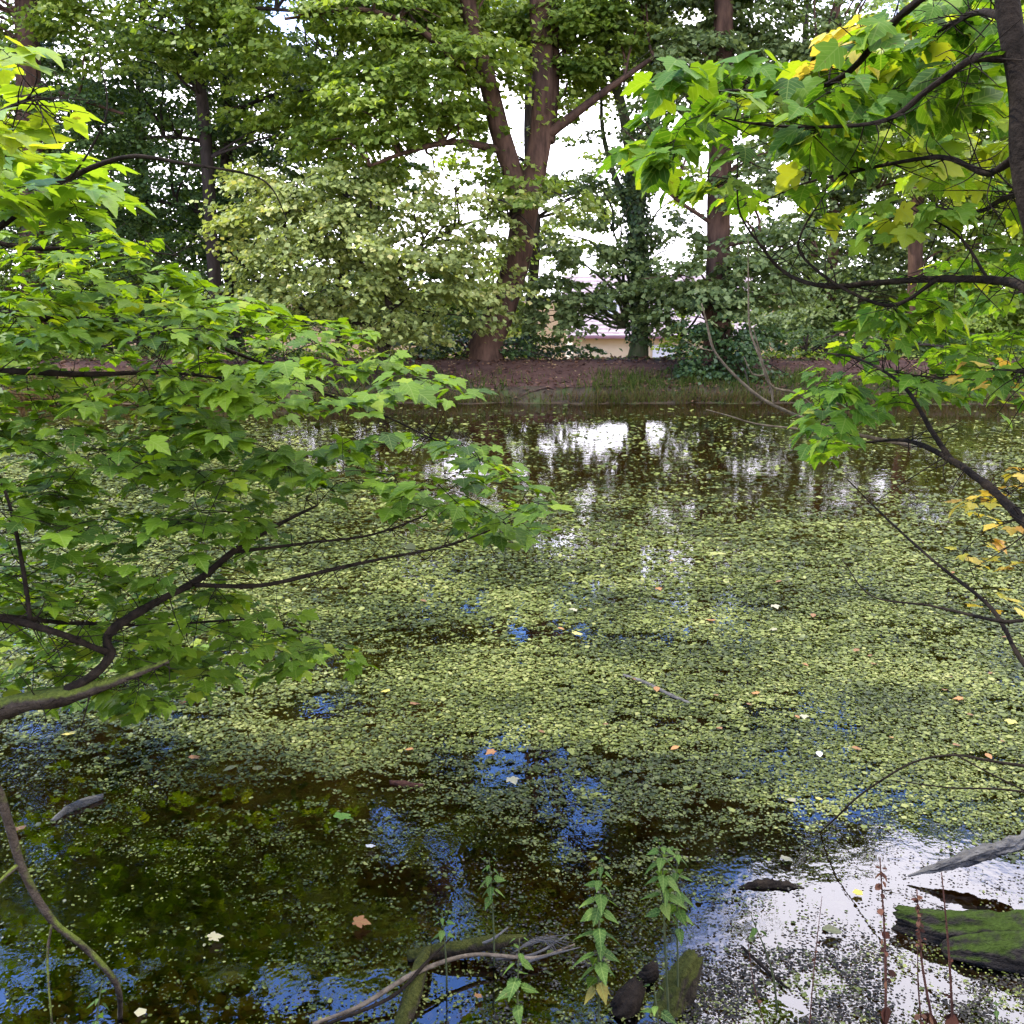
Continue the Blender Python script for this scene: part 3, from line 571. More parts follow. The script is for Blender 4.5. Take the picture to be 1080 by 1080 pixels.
# grass and ground cover on the far bank
def bank_grass():
    n = 26000; X = rng.uniform(-12.5, 12.5, n); d = rng.random(n)**1.6
    Y = shore_far(X)+.03+d*1.5
    bare = np.exp(-((X-.75)/1.15)**2); left = np.exp(-((X+.9)/.5)**2)
    dens = np.clip(.30+1.1*fbm(X*1.3, Y*1.3, 9)-.35, 0, 1)*(1-.93*bare)
    dens = np.where((X > 1.7) & (X < 4.0), np.maximum(dens, .95), dens); dens = np.where(X < -6.5, dens+.3, dens)
    k = rng.random(n) < dens; X, Y = X[k], Y[k]; m = len(X)
    pos = np.column_stack([X, Y, height(X, Y)-.02])
    ne = 7000; Xe = rng.uniform(-12.5, 12.5, ne); Xe = Xe[rng.random(ne) < 1-.8*np.exp(-((Xe-.75)/1.1)**2)]; ne = len(Xe); Ye = shore_far(Xe)+rng.uniform(-.02, .16, ne); X, Y = np.concatenate([X, Xe]), np.concatenate([Y, Ye]); m = len(X)
    pos = np.column_stack([X, Y, height(X, Y)-.02])
    lean = rng.normal(0, .28, (m, 3)); lean[:, 2] = 1; lean[:, 1] -= .35
    nrm = rng.normal(0, 1, (m, 3)); nrm[:, 2] = 0.2
    hgt = rng.uniform(.08, .26, m)*(.5+1.1*fbm(X*1.5, Y*2, 14))
    T = (np.array([(-.5, 0, 0), (.5, 0, 0), (.3, .55, .03), (0, 1, .22), (-.3, .55, .03)]), np.array([(0, 1, 2), (0, 2, 4), (4, 2, 3)]))
    st = np.column_stack([np.full(m, .09), np.ones(m), np.ones(m)])
    tone = np.clip(rng.normal(.4, .2, m)+np.where(Y-shore_far(X) < .22, .4, 0)+np.where(X < -6, .25, 0), 0, 1)
    tag(link('bank_grass', leaf_mesh('bank_grass', T, pos, frames(lean, nrm), hgt, tone, st), M['grass']), 'tufts of grass and dry stalks along the far waterline', 'grass', kind='stuff')
bank_grass()
def ground_cover():
    n = 16000; X = rng.uniform(-15, 15, n); Y = rng.uniform(23.5, 27.5, n); k = rng.random(n) < np.clip(fbm(X*.8, Y*.8, 11)*1.9-.25, 0, 1); X, Y = X[k], Y[k]; m = len(X)
    low = np.abs(X-2.5) < 1.7
    k = ~low | (rng.random(m) < .35); X, Y, low = X[k], Y[k], low[k]; m = len(X)
    pos = np.column_stack([X, Y, height(X, Y)+np.where(low, .03, .28)*rng.random(m)*(fbm(X*2, Y*2, 12)+.3)])
    tag(link('undergrowth', leaf_mesh('undergrowth', LEAF_FAR, pos, leaf_frames(m, None, (-.2, .6), .6), rng.uniform(.06, .13, m)), M['leaf_mid']), 'low green undergrowth beyond the dirt path', 'undergrowth', kind='stuff')
ground_cover()

# ------------------------------------------------------------------ pondweed
def pondweed():
    # density over the pond in metres: thick in the middle, thin along the far bank and by the near shore
    def dens(X, Y):
        big = fbm(X*.45, Y*.45, 21); med = fbm(X*1.3+.25*Y, Y*2.2, 22); fine = .62*fbm(X*4.5+Y*1.5, Y*13, 23, 4)+.38*vnoise(X*19, Y*26, 27)
        near = sst(2.7, 4.7, Y+.10*np.clip(X, -3, 3)+1.6*(big-.5))
        edge = 10.2+6.0*sst(2.8, 7.0, np.abs(X-2.2))
        far = 1-.93*sst(edge-2.5, edge+3.5, Y+4*(big-.5))
        cover = near*far
        cover *= 1-.8*np.exp(-(((X+1.5)/1.5)**2+((Y-3.4)/.8)**2)); cover *= 1-.6*np.exp(-(((X+1.0)/.5)**2+((Y-5.9)/.25)**2))
        cover *= 1-.3*np.exp(-(((X+.3)/.8)**2+((Y-6.3)/.22)**2))
        d = sst(-.09, .09, (.72*fine+.28*med)-.535+.30*(cover-.55))*(.25+.75*cover)
        sprinkle = .22*sst(.46, .62, fine)*(1-sst(16, 20, Y))*(1-.8*np.exp(-(((X+1.5)/1.3)**2+((Y-3.3)/.9)**2)))
        d = np.maximum(d, sprinkle)*(1-.96*np.exp(-(((X-1.45)/.62)**4+((Y-3.45)/.42)**4)))
        return np.clip(d, 0, 1)
    N = 900000; sM = lambda Y: .0078+.0033*(Y-2.3)
    Yc = np.linspace(2.3, 20.7, 400); wgt = (.56*Yc+.9)/sM(Yc)**2; cdf = np.cumsum(wgt); cdf /= cdf[-1]
    area = 2*np.trapezoid((.56*Yc+.9)/sM(Yc)**2, Yc) if hasattr(np, 'trapezoid') else 2*np.trapz((.56*Yc+.9)/sM(Yc)**2, Yc)
    N = int(2.6*area)
    Y = np.interp(rng.random(N), cdf, Yc); X = rng.uniform(-1, 1, N)*(.56*Y+.9)
    k = rng.random(N) < dens(X, Y); X, Y = X[k], Y[k]; m = len(X); sz = sM(Y)*rng.uniform(.75, 1.25, m)*np.exp(rng.normal(0, .3, m))
    # tiny duckweed between the larger leaves, thinning out towards the near shore
    n2 = 150000; Y2 = 2.3+(rng.random(n2)**1.15)*4.6; X2 = rng.uniform(-1, 1, n2)*(.56*Y2+.9)
    f2 = .5*fbm(X2*9, Y2*12, 51, 3)+.5*fbm(X2*2.2, Y2*3, 52, 3)
    d2 = (.05+.75*sst(.44, .60, f2))*sst(2.0, 4.2, Y2+.5*np.clip(X2+.6, -1, 1.2))*(1-.9*np.exp(-(((X2-1.45)/.55)**4+((Y2-3.45)/.38)**4)))
    k = rng.random(n2) < d2; X2, Y2 = X2[k], Y2[k]
    X = np.concatenate([X, X2]); Y = np.concatenate([Y, Y2]); sz = np.concatenate([sz, rng.uniform(.004, .0095, len(X2))*(1+.12*(Y2-2.3))]); m = len(X)
    pos = np.column_stack([X, Y, .004+rng.random(m)**2*.014*(sz/.03)])
    tilt = .24
    Mx = frames(np.column_stack([rng.normal(size=m), rng.normal(size=m), rng.normal(0, .08, m)]), np.column_stack([rng.normal(0, tilt, m), rng.normal(0, tilt, m), np.ones(m)]))
    tone = np.clip(rng.normal(.42, .26, m)+1.1*(fbm(X*1.5, Y*2.5, 25)-.5), 0, 1)
    st = np.column_stack([rng.uniform(.45, 1, m), np.ones(m), np.ones(m)])
    print('weed', m)
    tag(link('floating_pondweed', leaf_mesh('floating_pondweed', LEAF_FLOAT, pos, Mx, sz, tone, st), M['weed']), 'pale green pondweed leaves floating across the pond', 'pondweed', kind='stuff')
    n = 26000; Y = rng.uniform(2.3, 6.5, n); X = rng.uniform(-1, 1, n)*(.56*Y+.8)
    k = rng.random(n) < sst(.42, .62, fbm(X*1.1, Y*1.1, 31))*(1-.75*sst(.3, 1.2, X)); X, Y = X[k], Y[k]; m = len(X)
    hb = height(X, Y); pos = np.column_stack([X, Y, hb+rng.random(m)*np.clip(-hb-.05, .01, .4)])
    tag(link('submerged_weed', leaf_mesh('submerged_weed', LEAF_OVAL, pos, leaf_frames(m, None, (-.6, .6), .6), rng.uniform(.025, .07, m)), M['weed_deep']), 'olive water weed under the clear near water', 'water weed', kind='stuff')
    n = 80000; Y = rng.uniform(2.2, 3.7, n); X = rng.uniform(-.2, 2.4, n)
    k = rng.random(n) < np.maximum(sst(.42, .62, fbm(X*7, Y*8, 33))*(1-sst(2.85, 3.3, Y)), .10*sst(.4, .6, fbm(X*9, Y*9, 34))); X, Y = X[k], Y[k]; m = len(X)
    pos = np.column_stack([X, Y, .004+rng.random(m)*.006])
    Mx = frames(np.column_stack([rng.normal(size=m), rng.normal(size=m), 0*X]), np.column_stack([rng.normal(0, .1, m), rng.normal(0, .1, m), np.ones(m)]))
    tag(link('floating_debris', leaf_mesh('floating_debris', LEAF_FLOAT, pos, Mx, rng.uniform(.003, .012, m)), M['scum']), 'dark crumbs of leaf litter floating by the near shore', 'litter', kind='stuff')
pondweed()

# ------------------------------------------------------------------ near trees: branches drawn as lines, twigs and leaves grown from them
def inpoly(px, py, poly):
    c = False; j = len(poly)-1
    for i in range(len(poly)):
        xi, yi = poly[i]; xj, yj = poly[j]
        if (yi > py) != (yj > py) and px < (xj-xi)*(py-yi)/(yj-yi)+xi: c = not c
        j = i
    return c
def near_tree(name, label, base, trunk, trad, branches, regions, bark='bark_near', trunkbark=None):
    o = empty(name, base, label, 'tree')
    b = MB(); b.tube(trunk, trad, 12, .08, .08); b.build('trunk', M[trunkbark or bark], o)
    sk = [spline(trunk, .02, .05)[0]] if False else []
    for br in branches:
        pts = np.array([P(x, y, Y) if not isinstance(x, np.ndarray) else x for x, y, Y in br['p']])
        b = MB(); q = b.tube(wob(pts, .009, len(pts)), [r_*.84 for r_ in br['r']], 8, .28, .02, seed=len(pts)+int(abs(pts[0][2])*100) % 37); b.build('branch', M[br.get('m', bark)], o)
        if br.get('grow', True): sk.append(q)
    sk = np.concatenate(sk)
    for rg in regions:
        poly = rg['poly']; xs = [p[0] for p in poly]; ys = [p[1] for p in poly]
        C = []
        while len(C) < rg['n']:
            x, y = random.uniform(min(xs), max(xs)), random.uniform(min(ys), max(ys))
            if inpoly(x, y, poly): C.append(P(x, y, random.uniform(*rg['Y'])))
        C = np.array(C)
        # keep only points that lie over water or air
        dist = np.array([np.min(np.linalg.norm(sk-c, axis=1)) for c in C]); C = C[np.argsort(dist)]
        tw = MB(); pos = []; az = []; loc = sk.copy()
        for c in C:
            dd = np.linalg.norm((loc-c)*[1, 1, 1.6], axis=1); s = loc[np.argmin(dd)]; L = np.linalg.norm(c-s)
            if L > rg.get('maxl', 1.8): c = s+(c-s)/L*rg.get('maxl', 1.8)*random.uniform(.7, 1)
            L = np.linalg.norm(c-s)
            side = np.cross(c-s, [0, 0, 1.0])*random.uniform(-.2, .2)
            m1 = s*.65+c*.35+side+[0, 0, .06*L]; m2 = s*.3+c*.7+side*.7+[0, 0, .08*L]
            r0 = .0014+.0018*min(L, .8)
            q = tw.tube([s, m1, m2, c], [r0, r0*.8, r0*.6, .0009], 5)
            loc = np.vstack([loc, q[2::2]])
            dirv = math.atan2(c[1]-s[1], c[0]-s[0]); k = random.randint(*rg.get('k', (5, 9)))
            for i in range(k):
                t = random.uniform(.35, 1) if i > 1 else 1
                p = q[min(len(q)-1, int(t*(len(q)-1)))]
                a = dirv+random.choice((-1, 1))*random.uniform(.3, 1.6) if i else dirv+random.uniform(-.3, .3)
                pl = random.uniform(.02, .06); e = p+np.array([math.cos(a)*pl, math.sin(a)*pl, random.uniform(-.02, .012)])
                tw.tube([p, e], [.0009, .0007], 4); pos.append(e); az.append(a)
        if rg is regions[-2] or rg is regions[2]:
            for _ in range(220):
                s = sk[rng.integers(len(sk))]; e = s+rng.normal(0, 1, 3)*[.08, .08, .065]
                tw.tube([s, (s+e)/2+rng.normal(0, .008, 3), e], [.0022, .0016, .0008], 5)
        tw.build('twigs', M[bark], o)['kind'] = 'stuff'
        pos = np.array(pos); n = len(pos)
        Mx = leaf_frames(n, np.array(az), rg.get('droop', (-.05, .35)), rg.get('tilt', .22))
        s0, s1 = rg.get('s', (.07, .13))
        tone = np.clip(rng.normal(rg.get('tone', .5), .24, n), 0, 1)
        lf = link('leaves', leaf_mesh('leaves', rg.get('tpl', LEAF_MAPLE), pos, Mx, rng.uniform(s0, s1, n)*.92, tone, np.column_stack([rng.uniform(.75, 1.1, n), np.ones(n), rng.uniform(-.4, 2.6, n)])), M[rg['m']], o)
        if rg.get('label'): lf['label'] = rg['label']
    return o
def V3(x, y, z): return np.array([x, y, z], float)
def W(x, y, z): return (V3(x, y, z), 0, 0)
TL = V3(-2.75, 3.1, 0)
near_tree('maple_tree', 'green maple reaching layered leafy boughs over the left of the pond', (-2.75, 3.1, .4),
    [V3(-2.8, 3.1, .1), V3(-2.75, 3.1, 1.2), V3(-2.6, 3.15, 2.4), V3(-2.65, 3.2, 3.6), V3(-2.5, 3.3, 5.2)], [.13, .11, .10, .08, .05],
    [dict(p=[W(-2.75, 3.05, .75), (-60, 772, 3.0), (0, 752, 3.0), (60, 737, 3.0), (120, 716, 3.05), (178, 697, 3.1)], r=[.055, .044, .040, .034, .020, .010], m='bark_moss'),
     dict(p=[(70, 728, 3.02), (100, 708, 3.04), (113, 690, 3.08), (113, 668, 3.12), (160, 642, 3.2), (205, 617, 3.3), (250, 582, 3.4), (300, 550, 3.5), (335, 533, 3.6)], r=[.02, .019, .018, .017, .016, .014, .012, .008, .004]),
     dict(p=[(205, 617, 3.3), (270, 612, 3.35), (350, 605, 3.4), (405, 590, 3.45), (470, 573, 3.5), (545, 548, 3.55)], r=[.010, .009, .008, .006, .005, .003]),
     dict(p=[(113, 688, 3.08), (60, 664, 3.0), (0, 654, 2.95), (-80, 640, 2.95), W(-2.72, 3.08, 1.15)], r=[.012, .012, .014, .018, .022]),
     dict(p=[(32, 655, 2.98), (28, 610, 3.0), (10, 530, 3.05), (-10, 480, 3.1)], r=[.009, .008, .006, .004]),
     dict(p=[(250, 582, 3.4), (320, 572, 3.5), (390, 565, 3.6), (450, 545, 3.7), (500, 520, 3.8)], r=[.008, .006, .005, .004, .002]),
     dict(p=[W(-2.68, 3.1, 1.9), (-60, 405, 3.3), (0, 397, 3.35), (80, 396, 3.4), (170, 390, 3.6), (240, 400, 3.8)], r=[.03, .02, .014, .012, .008, .004]),
     dict(p=[W(-2.66, 3.15, 2.0), (-40, 330, 3.5), (60, 335, 3.8), (160, 345, 4.0), (260, 378, 4.2), (330, 410, 4.2), (400, 440, 4.1), (470, 470, 4.0)], r=[.03, .018, .014, .011, .009, .007, .005, .003]),
     dict(p=[W(-2.62, 3.15, 2.3), (-60, 290, 3.0), (0, 240, 3.1), (40, 208, 3.1), (90, 178, 3.2), (140, 162, 3.2), (200, 167, 3.25), (260, 180, 3.3), (290, 200, 3.3), (303, 232, 3.35)], r=[.03, .016, .012, .011, .010, .008, .006, .004, .003, .0015], grow=False),
     dict(p=[(75, 188, 3.15), (100, 160, 3.15), (113, 115, 3.15), (104, 55, 3.2)], r=[.004, .004, .003, .0015], grow=False),
     dict(p=[W(-2.65, 3.15, 2.6), (-60, 160, 2.6), (0, 120, 2.6), (40, 100, 2.6)], r=[.02, .01, .006, .003]),
     dict(p=[W(-2.65, 3.15, 2.2), (-80, 250, 3.6), (30, 262, 3.9), (110, 262, 4.0), (190, 270, 4.1)], r=[.02, .012, .010, .006, .003]),
     dict(p=[(0, 650, 2.95), (80, 655, 3.3), (170, 660, 3.6), (270, 655, 3.9), (330, 670, 4.1)], r=[.012, .008, .006, .004, .002]),
     ],
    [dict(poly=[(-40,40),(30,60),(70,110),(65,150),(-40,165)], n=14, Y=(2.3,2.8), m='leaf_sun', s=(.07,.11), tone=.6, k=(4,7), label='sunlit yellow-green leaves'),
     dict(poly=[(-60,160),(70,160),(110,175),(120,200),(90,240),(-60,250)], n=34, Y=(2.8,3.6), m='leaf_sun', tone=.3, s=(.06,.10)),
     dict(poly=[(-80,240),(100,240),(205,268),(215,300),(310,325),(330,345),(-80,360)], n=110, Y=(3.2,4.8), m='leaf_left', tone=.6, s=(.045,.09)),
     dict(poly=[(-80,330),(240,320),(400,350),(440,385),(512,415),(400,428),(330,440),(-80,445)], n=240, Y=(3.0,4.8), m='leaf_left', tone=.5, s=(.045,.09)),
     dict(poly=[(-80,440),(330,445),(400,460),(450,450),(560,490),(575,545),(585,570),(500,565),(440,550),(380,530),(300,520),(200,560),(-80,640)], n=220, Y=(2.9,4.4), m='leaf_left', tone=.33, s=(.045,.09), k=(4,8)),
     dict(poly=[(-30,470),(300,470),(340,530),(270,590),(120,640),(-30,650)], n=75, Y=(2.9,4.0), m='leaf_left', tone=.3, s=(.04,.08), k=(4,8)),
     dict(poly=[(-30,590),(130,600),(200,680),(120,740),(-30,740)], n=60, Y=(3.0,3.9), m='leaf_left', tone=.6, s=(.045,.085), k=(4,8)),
     dict(poly=[(-80,610),(180,610),(310,645),(385,710),(270,715),(160,750),(-80,735)], n=190, Y=(3.3,4.9), m='leaf_left', tone=.6, s=(.045,.085), k=(4,8))])
near_tree('chestnut_tree', 'slender dark trunk at the right edge with backlit boughs arching over the pond', (1.72, 2.35, .2),
    [V3(1.74, 2.35, -.05), V3(1.68, 2.4, .8), V3(1.58, 2.5, 1.6), P(1091, 230, 2.6), P(1077, 100, 2.65), P(1062, 0, 2.7), P(1045, -180, 2.8), P(1030, -420, 2.9)], [.055, .05, .042, .034, .030, .028, .024, .016],
    [dict(p=[P_ for P_ in [(1058, -60, 2.75), (1010, -25, 2.8), (970, 0, 2.9), (940, 32, 3.0), (890, 76, 3.1), (840, 95, 3.2), (780, 100, 3.3), (735, 98, 3.4)]], r=[.016, .014, .013, .012, .010, .008, .005, .003]),
     dict(p=[(1064, 62, 2.68), (1040, 57, 2.7), (1015, 68, 2.7), (980, 100, 2.75), (930, 126, 2.8), (860, 131, 2.9), (790, 135, 3.0), (745, 120, 3.1)], r=[.014, .013, .012, .010, .007, .005, .004, .002]),
     dict(p=[(1076, 160, 2.63), (1060, 172, 2.7), (1035, 182, 2.8), (1005, 170, 2.9), (960, 168, 3.0), (900, 178, 3.2), (840, 200, 3.4), (800, 215, 3.5)], r=[.014, .012, .010, .009, .007, .006, .004, .002]),
     dict(p=[(1098, 310, 2.58), (1060, 290, 2.9), (1000, 293, 3.1), (920, 297, 3.3), (870, 306, 3.4), (830, 290, 3.5), (800, 262, 3.55), (782, 220, 3.6), (778, 165, 3.6)], r=[.02, .014, .013, .011, .009, .007, .005, .004, .002]),
     dict(p=[(990, 294, 3.12), (940, 314, 3.2), (890, 308, 3.3), (845, 270, 3.4), (845, 240, 3.4), (870, 205, 3.4)], r=[.008, .007, .006, .005, .004, .002]),
     dict(p=[(1040, 291, 3.0), (1000, 250, 3.1), (960, 220, 3.2)], r=[.006, .004, .002]),
     dict(p=[(1100, 560, 2.5), (1078, 540, 2.8), (1040, 515, 3.0), (1000, 485, 3.2), (955, 462, 3.5), (905, 467, 3.8)], r=[.022, .018, .015, .012, .008, .004]),
     dict(p=[(1005, 488, 3.2), (985, 455, 3.3), (950, 405, 3.5), (905, 380, 3.8), (870, 372, 4.0)], r=[.012, .010, .007, .005, .003]),
     dict(p=[(1105, 720, 2.45), (1078, 690, 2.6), (1045, 645, 2.8), (980, 590, 3.0), (930, 540, 3.2), (893, 505, 3.3)], r=[.012, .008, .007, .005, .004, .0015], grow=False),
     dict(p=[(1078, 655, 2.6), (1050, 652, 2.7), (980, 640, 2.9), (920, 630, 3.0), (888, 590, 3.1)], r=[.006, .006, .004, .003, .0015], grow=False),
     dict(p=[(1100, 400, 2.55), (1080, 390, 3.2), (1040, 395, 3.6), (990, 400, 4.0), (930, 390, 4.2)], r=[.015, .010, .008, .006, .003]),
     dict(p=[(1066, 20, 2.7), (1030, 20, 3.0), (980, 35, 3.5), (910, 50, 4.0)], r=[.014, .010, .008, .004]),
     dict(p=[(1082, 200, 2.62), (1060, 215, 3.2), (1020, 225, 3.8), (970, 215, 4.4)], r=[.014, .010, .008, .004]),
     ],
    [dict(poly=[(700,70),(760,55),(880,60),(930,0),(1080,-20),(1080,120),(900,160),(740,170),(720,200),(650,150),(665,95)], n=90, Y=(2.9,4.0), m='leaf_right', tone=.4, s=(.05,.12), droop=(.1,.9), tilt=.4),
     dict(poly=[(760,100),(1130,80),(1130,240),(900,260),(820,215),(740,240),(735,200)], n=70, Y=(3.0,4.6), m='leaf_right', tone=.65, s=(.045,.09), droop=(.1,.9), tilt=.4),
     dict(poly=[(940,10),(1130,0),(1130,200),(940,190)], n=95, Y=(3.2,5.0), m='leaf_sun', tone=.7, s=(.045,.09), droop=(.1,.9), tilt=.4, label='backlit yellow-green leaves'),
     dict(poly=[(860,20),(910,0),(940,20),(910,60),(860,70)], n=8, Y=(3.2,3.6), m='leaf_yellow', tone=.2, s=(.06,.10), k=(3,5), droop=(.3,1.), label='turning yellow leaves'),
     dict(poly=[(850,370),(900,340),(960,270),(1130,250),(1130,430),(1000,440),(960,420),(905,450),(870,490),(845,420)], n=130, Y=(3.2,5.0), m='leaf_right', tone=.4, s=(.045,.09), droop=(.1,.7)),
     dict(poly=[(1000,385),(1090,375),(1090,412),(1000,405)], n=6, Y=(3.4,3.7), m='leaf_yellow', tone=.6, s=(.05,.08), k=(2,3), label='orange-yellow leaves'),
     dict(poly=[(1020,500),(1090,480),(1090,670),(1040,660),(1010,600)], n=22, Y=(2.9,3.5), m='leaf_yellow', tone=.45, s=(.028,.06), k=(2,5), label='yellow and orange leaves hanging low'),
     dict(poly=[(990,50),(1040,60),(1050,110),(960,115),(950,95)], n=7, Y=(2.75,2.9), m='leaf_left', tone=.1, tpl=LEAF_OVAL, s=(.07,.11), k=(3,5), droop=(-1.2,.8), tilt=.8, label='dark rounded leaves')])

# ------------------------------------------------------------------ dead branches, logs and sticks
def branch_thing(name, label, cat, lines, mat, base=None, group=None, rough=.15, part='stem', seg=8, step=.03):
    pts0 = [np.array(p) for p in lines[0][0]]
    b0 = pts0[0] if base is None else base
    o = empty(name, b0, label, cat, group)
    for i, (pts, rad) in enumerate(lines):
        b = MB(); b.tube(wob(pts, .004, i+len(pts)), rad, seg, rough, step, seed=i); b.build(part if i == 0 else 'twig', M[mat], o)
    return o
Z = lambda x, y, z=.01: G(x, y, z)
branch_thing('dead_branch', 'dark bare branch slanting into the water at the lower left edge', 'branch',
    [([P(-60, 760, 2.5), P(-5, 830, 2.55), P(25, 915, 2.6), P(55, 972, 2.62), P(90, 1000, 2.64), P(124, 1040, 2.65), Z(126, 1090, -.1)], [.016, .014, .012, .011, .010, .009, .008]),
     ([P(22, 910, 2.6), P(8, 925, 2.55), P(-20, 950, 2.5)], [.007, .006, .005]),
     ([P(55, 972, 2.62), P(52, 1010, 2.6), P(55, 1085, 2.5)], [.004, .004, .003])], 'bark_moss')
branch_thing('grey_twig', 'pale bare forked twig hanging in front of the far bank right of centre', 'branch',
    [([P(960, 470, 4.2), P(880, 452, 4.2), P(820, 428, 4.2), P(785, 405, 4.2), P(755, 372, 4.2), P(745, 340, 4.2), P(740, 320, 4.2)], [.009, .008, .007, .006, .005, .004, .002]),
     ([P(816, 428, 4.2), P(812, 405, 4.2), P(800, 370, 4.2), P(791, 345, 4.2), P(790, 300, 4.2), P(789, 250, 4.2)], [.005, .005, .005, .004, .003, .001]),
     ([P(864, 434, 4.3), P(840, 415, 4.25), P(813, 405, 4.2), P(802, 372, 4.2), P(794, 345, 4.2)], [.006, .005, .005, .004, .002]),
     ([P(806, 396, 4.2), P(793, 392, 4.2), P(785, 377, 4.2)], [.004, .003, .002]),
     ([P(752, 370, 4.2), P(735, 366, 4.2), P(720, 357, 4.2)], [.003, .002, .001]),
     ([P(753, 370, 4.2), P(748, 350, 4.2)], [.003, .002]),
     ([P(890, 462, 4.3), P(850, 455, 4.3), P(800, 447, 4.25), P(770, 440, 4.2), P(745, 432, 4.2)], [.005, .005, .004, .003, .0015])], 'wood_dead')
branch_thing('arching_twig', 'thin bare twig arching up out of the water at lower right', 'twig',
    [([Z(858, 884, -.05), P(880, 864, 3.75), P(910, 836, 3.7), P(960, 806, 3.6), P(1005, 797, 3.5), P(1050, 803, 3.35), P(1110, 812, 3.1)], [.003, .0035, .004, .004, .0045, .005, .006]),
     ([P(1010, 797, 3.5), P(1040, 815, 3.45), P(1085, 836, 3.4)], [.003, .003, .003]),
     ([P(940, 823, 3.8), P(1000, 829, 3.7), P(1050, 834, 3.6), P(1110, 838, 3.4)], [.002, .003, .004, .004])], 'bark_near')
def ragged(pts, rad, seed, rough=.2, seg=40, step=.006, jag=.7):
    pts, rad = spline(pts, rad, step); n = len(pts)
    T = np.gradient(pts, axis=0); L = np.concatenate([[0], np.cumsum(np.linalg.norm(np.diff(pts, axis=0), axis=1))]); T /= np.linalg.norm(T, axis=1)[:, None]+1e-9
    A = np.cross(T, [0, 0, 1.0]); A /= np.linalg.norm(A, axis=1)[:, None]+1e-9; B = np.cross(A, T)
    th = np.arange(seg)*2*np.pi/seg; c, q = np.cos(th)[None], np.sin(th)[None]; rm = rad.mean()
    u = L[:, None]/rm
    f = (fbm(u*.5+seed, c*1.2+q*.7+9+0*u, 3)-.5)*1.0+(fbm(u*.35+3*c+seed, 3.2*q+7+0*u, 5)-.5)*.9+(fbm(u*.7+9*c, 9*q+40+0*u, 7)-.5)*.5
    rr = rad[:, None]*(1+2*rough*f)
    j = (fbm(3*c+seed, 3*q+5, 8)-.35)*jag*rad[0]*2; j2 = (fbm(3*c+seed, 3*q+15, 6)-.35)*jag*rad[-1]*2
    w0 = np.clip(1-L/(rad[0]*1.5+1e-6), 0, 1)[:, None]; w1 = np.clip(1-(L[-1]-L)/(rad[-1]*1.5+1e-6), 0, 1)[:, None]
    off = w0*-j+w1*j2
    V = pts[:, None]+rr[..., None]*(c[..., None]*A[:, None]+q[..., None]*B[:, None])+off[..., None]*T[:, None]
    i = np.arange(n-1)[:, None]*seg; k = np.arange(seg)[None]; k2 = (k+1) % seg
    b = MB(); b.addarr(V.reshape(-1, 3), np.stack([i+k, i+k2, i+seg+k2, i+seg+k], -1).reshape(-1, 4))
    for ring, P_ in ((0, pts[0]+T[0]*rad[0]*.5), (n-1, pts[-1]-T[-1]*rad[-1]*.5)):   # hollow broken ends
        o = b.n; b.V.append(P_[None]); b.n += 1
        for x in range(seg):
            y = (x+1) % seg; b.L.extend([ring*seg+y, ring*seg+x, o] if ring == 0 else [ring*seg+x, ring*seg+y, o]); b.N.append(3)
    return b
def log(name, label, pts, rad, mat, cat='log', bark=.16, cap=None):
    o = empty(name, pts[len(pts)//2], label, cat)
    ragged(pts, rad, len(label), bark*1.3).build('log_body', M[mat], o); return o
lg = log('mossy_log', 'thick moss-covered log lying in the water at the lower right edge', [Z(948, 968, .03), Z(985, 978, .03), Z(1040, 982, .04), Z(1120, 985, .06), Z(1200, 985, .08)], [.04, .052, .06, .068, .072], 'log_moss', bark=.26)
ragged([Z(1000, 1004, -.01), Z(1012, 1003, .01), Z(1050, 1006, .02), Z(1140, 1016, .02)], [.03, .05, .075, .09], 8, .25).build('broken_limb', M['log_moss'], lg)
log('driftwood', 'weathered grey broken branch pointing left above the mossy log', [Z(958, 924, .02), Z(985, 916, .05), Z(1020, 905, .09), Z(1060, 893, .14), Z(1130, 872, .22)], [.003, .012, .020, .025, .03], 'wood_grey', 'branch', .5)
log('sunken_log', 'short dark log end lying low in the water left of the white reflection', [Z(780, 938, -.006), Z(800, 935, -.004), Z(825, 936, -.005), Z(848, 940, -.012)], [.010, .022, .022, .014], 'bark_near', 'log', .3)
log('mossy_stump', 'mossy stub of wood leaning up beside the nettle at bottom centre', [Z(700, 1090, -.06), Z(708, 1062, .0), Z(722, 1030, .07), Z(732, 1010, .10)], [.055, .05, .042, .028], 'stump_moss', 'stump', .22)
log('dark_stump', 'black rotten stub in the water below the nettle', [Z(655, 1075, -.05), Z(660, 1060, .01), Z(672, 1040, .04)], [.05, .045, .03], 'bark_near', 'stump', .25)
log('root_knob', 'small black knob of wood left of the mossy stub', [Z(680, 1038, -.04), Z(686, 1026, .02), Z(690, 1018, .03)], [.03, .03, .015], 'bark_near', 'stump', .25)
def stick(name, label, pts, rad, mat, cat='stick', group=None):
    o = empty(name, pts[0], label, cat, group); ragged(pts, rad, len(label), .25, 16, .008).build('shaft', M[mat], o); return o
stick('floating_stick', 'pale stick floating among the pondweed right of centre', [Z(658, 712), Z(680, 720), Z(700, 730), Z(728, 742)], [.008, .012, .012, .007], 'wood_grey')
stick('floating_stick', 'sky-blue tinted smooth stick floating at the lower left', [Z(55, 866), Z(70, 855), Z(90, 846), Z(108, 840)], [.008, .018, .022, .012], 'wood_grey')
stick('floating_stick', 'thin blue-grey stick by the mossy stub at bottom right', [Z(784, 1000), Z(805, 1020), Z(830, 1042)], [.005, .006, .004], 'bark_near')
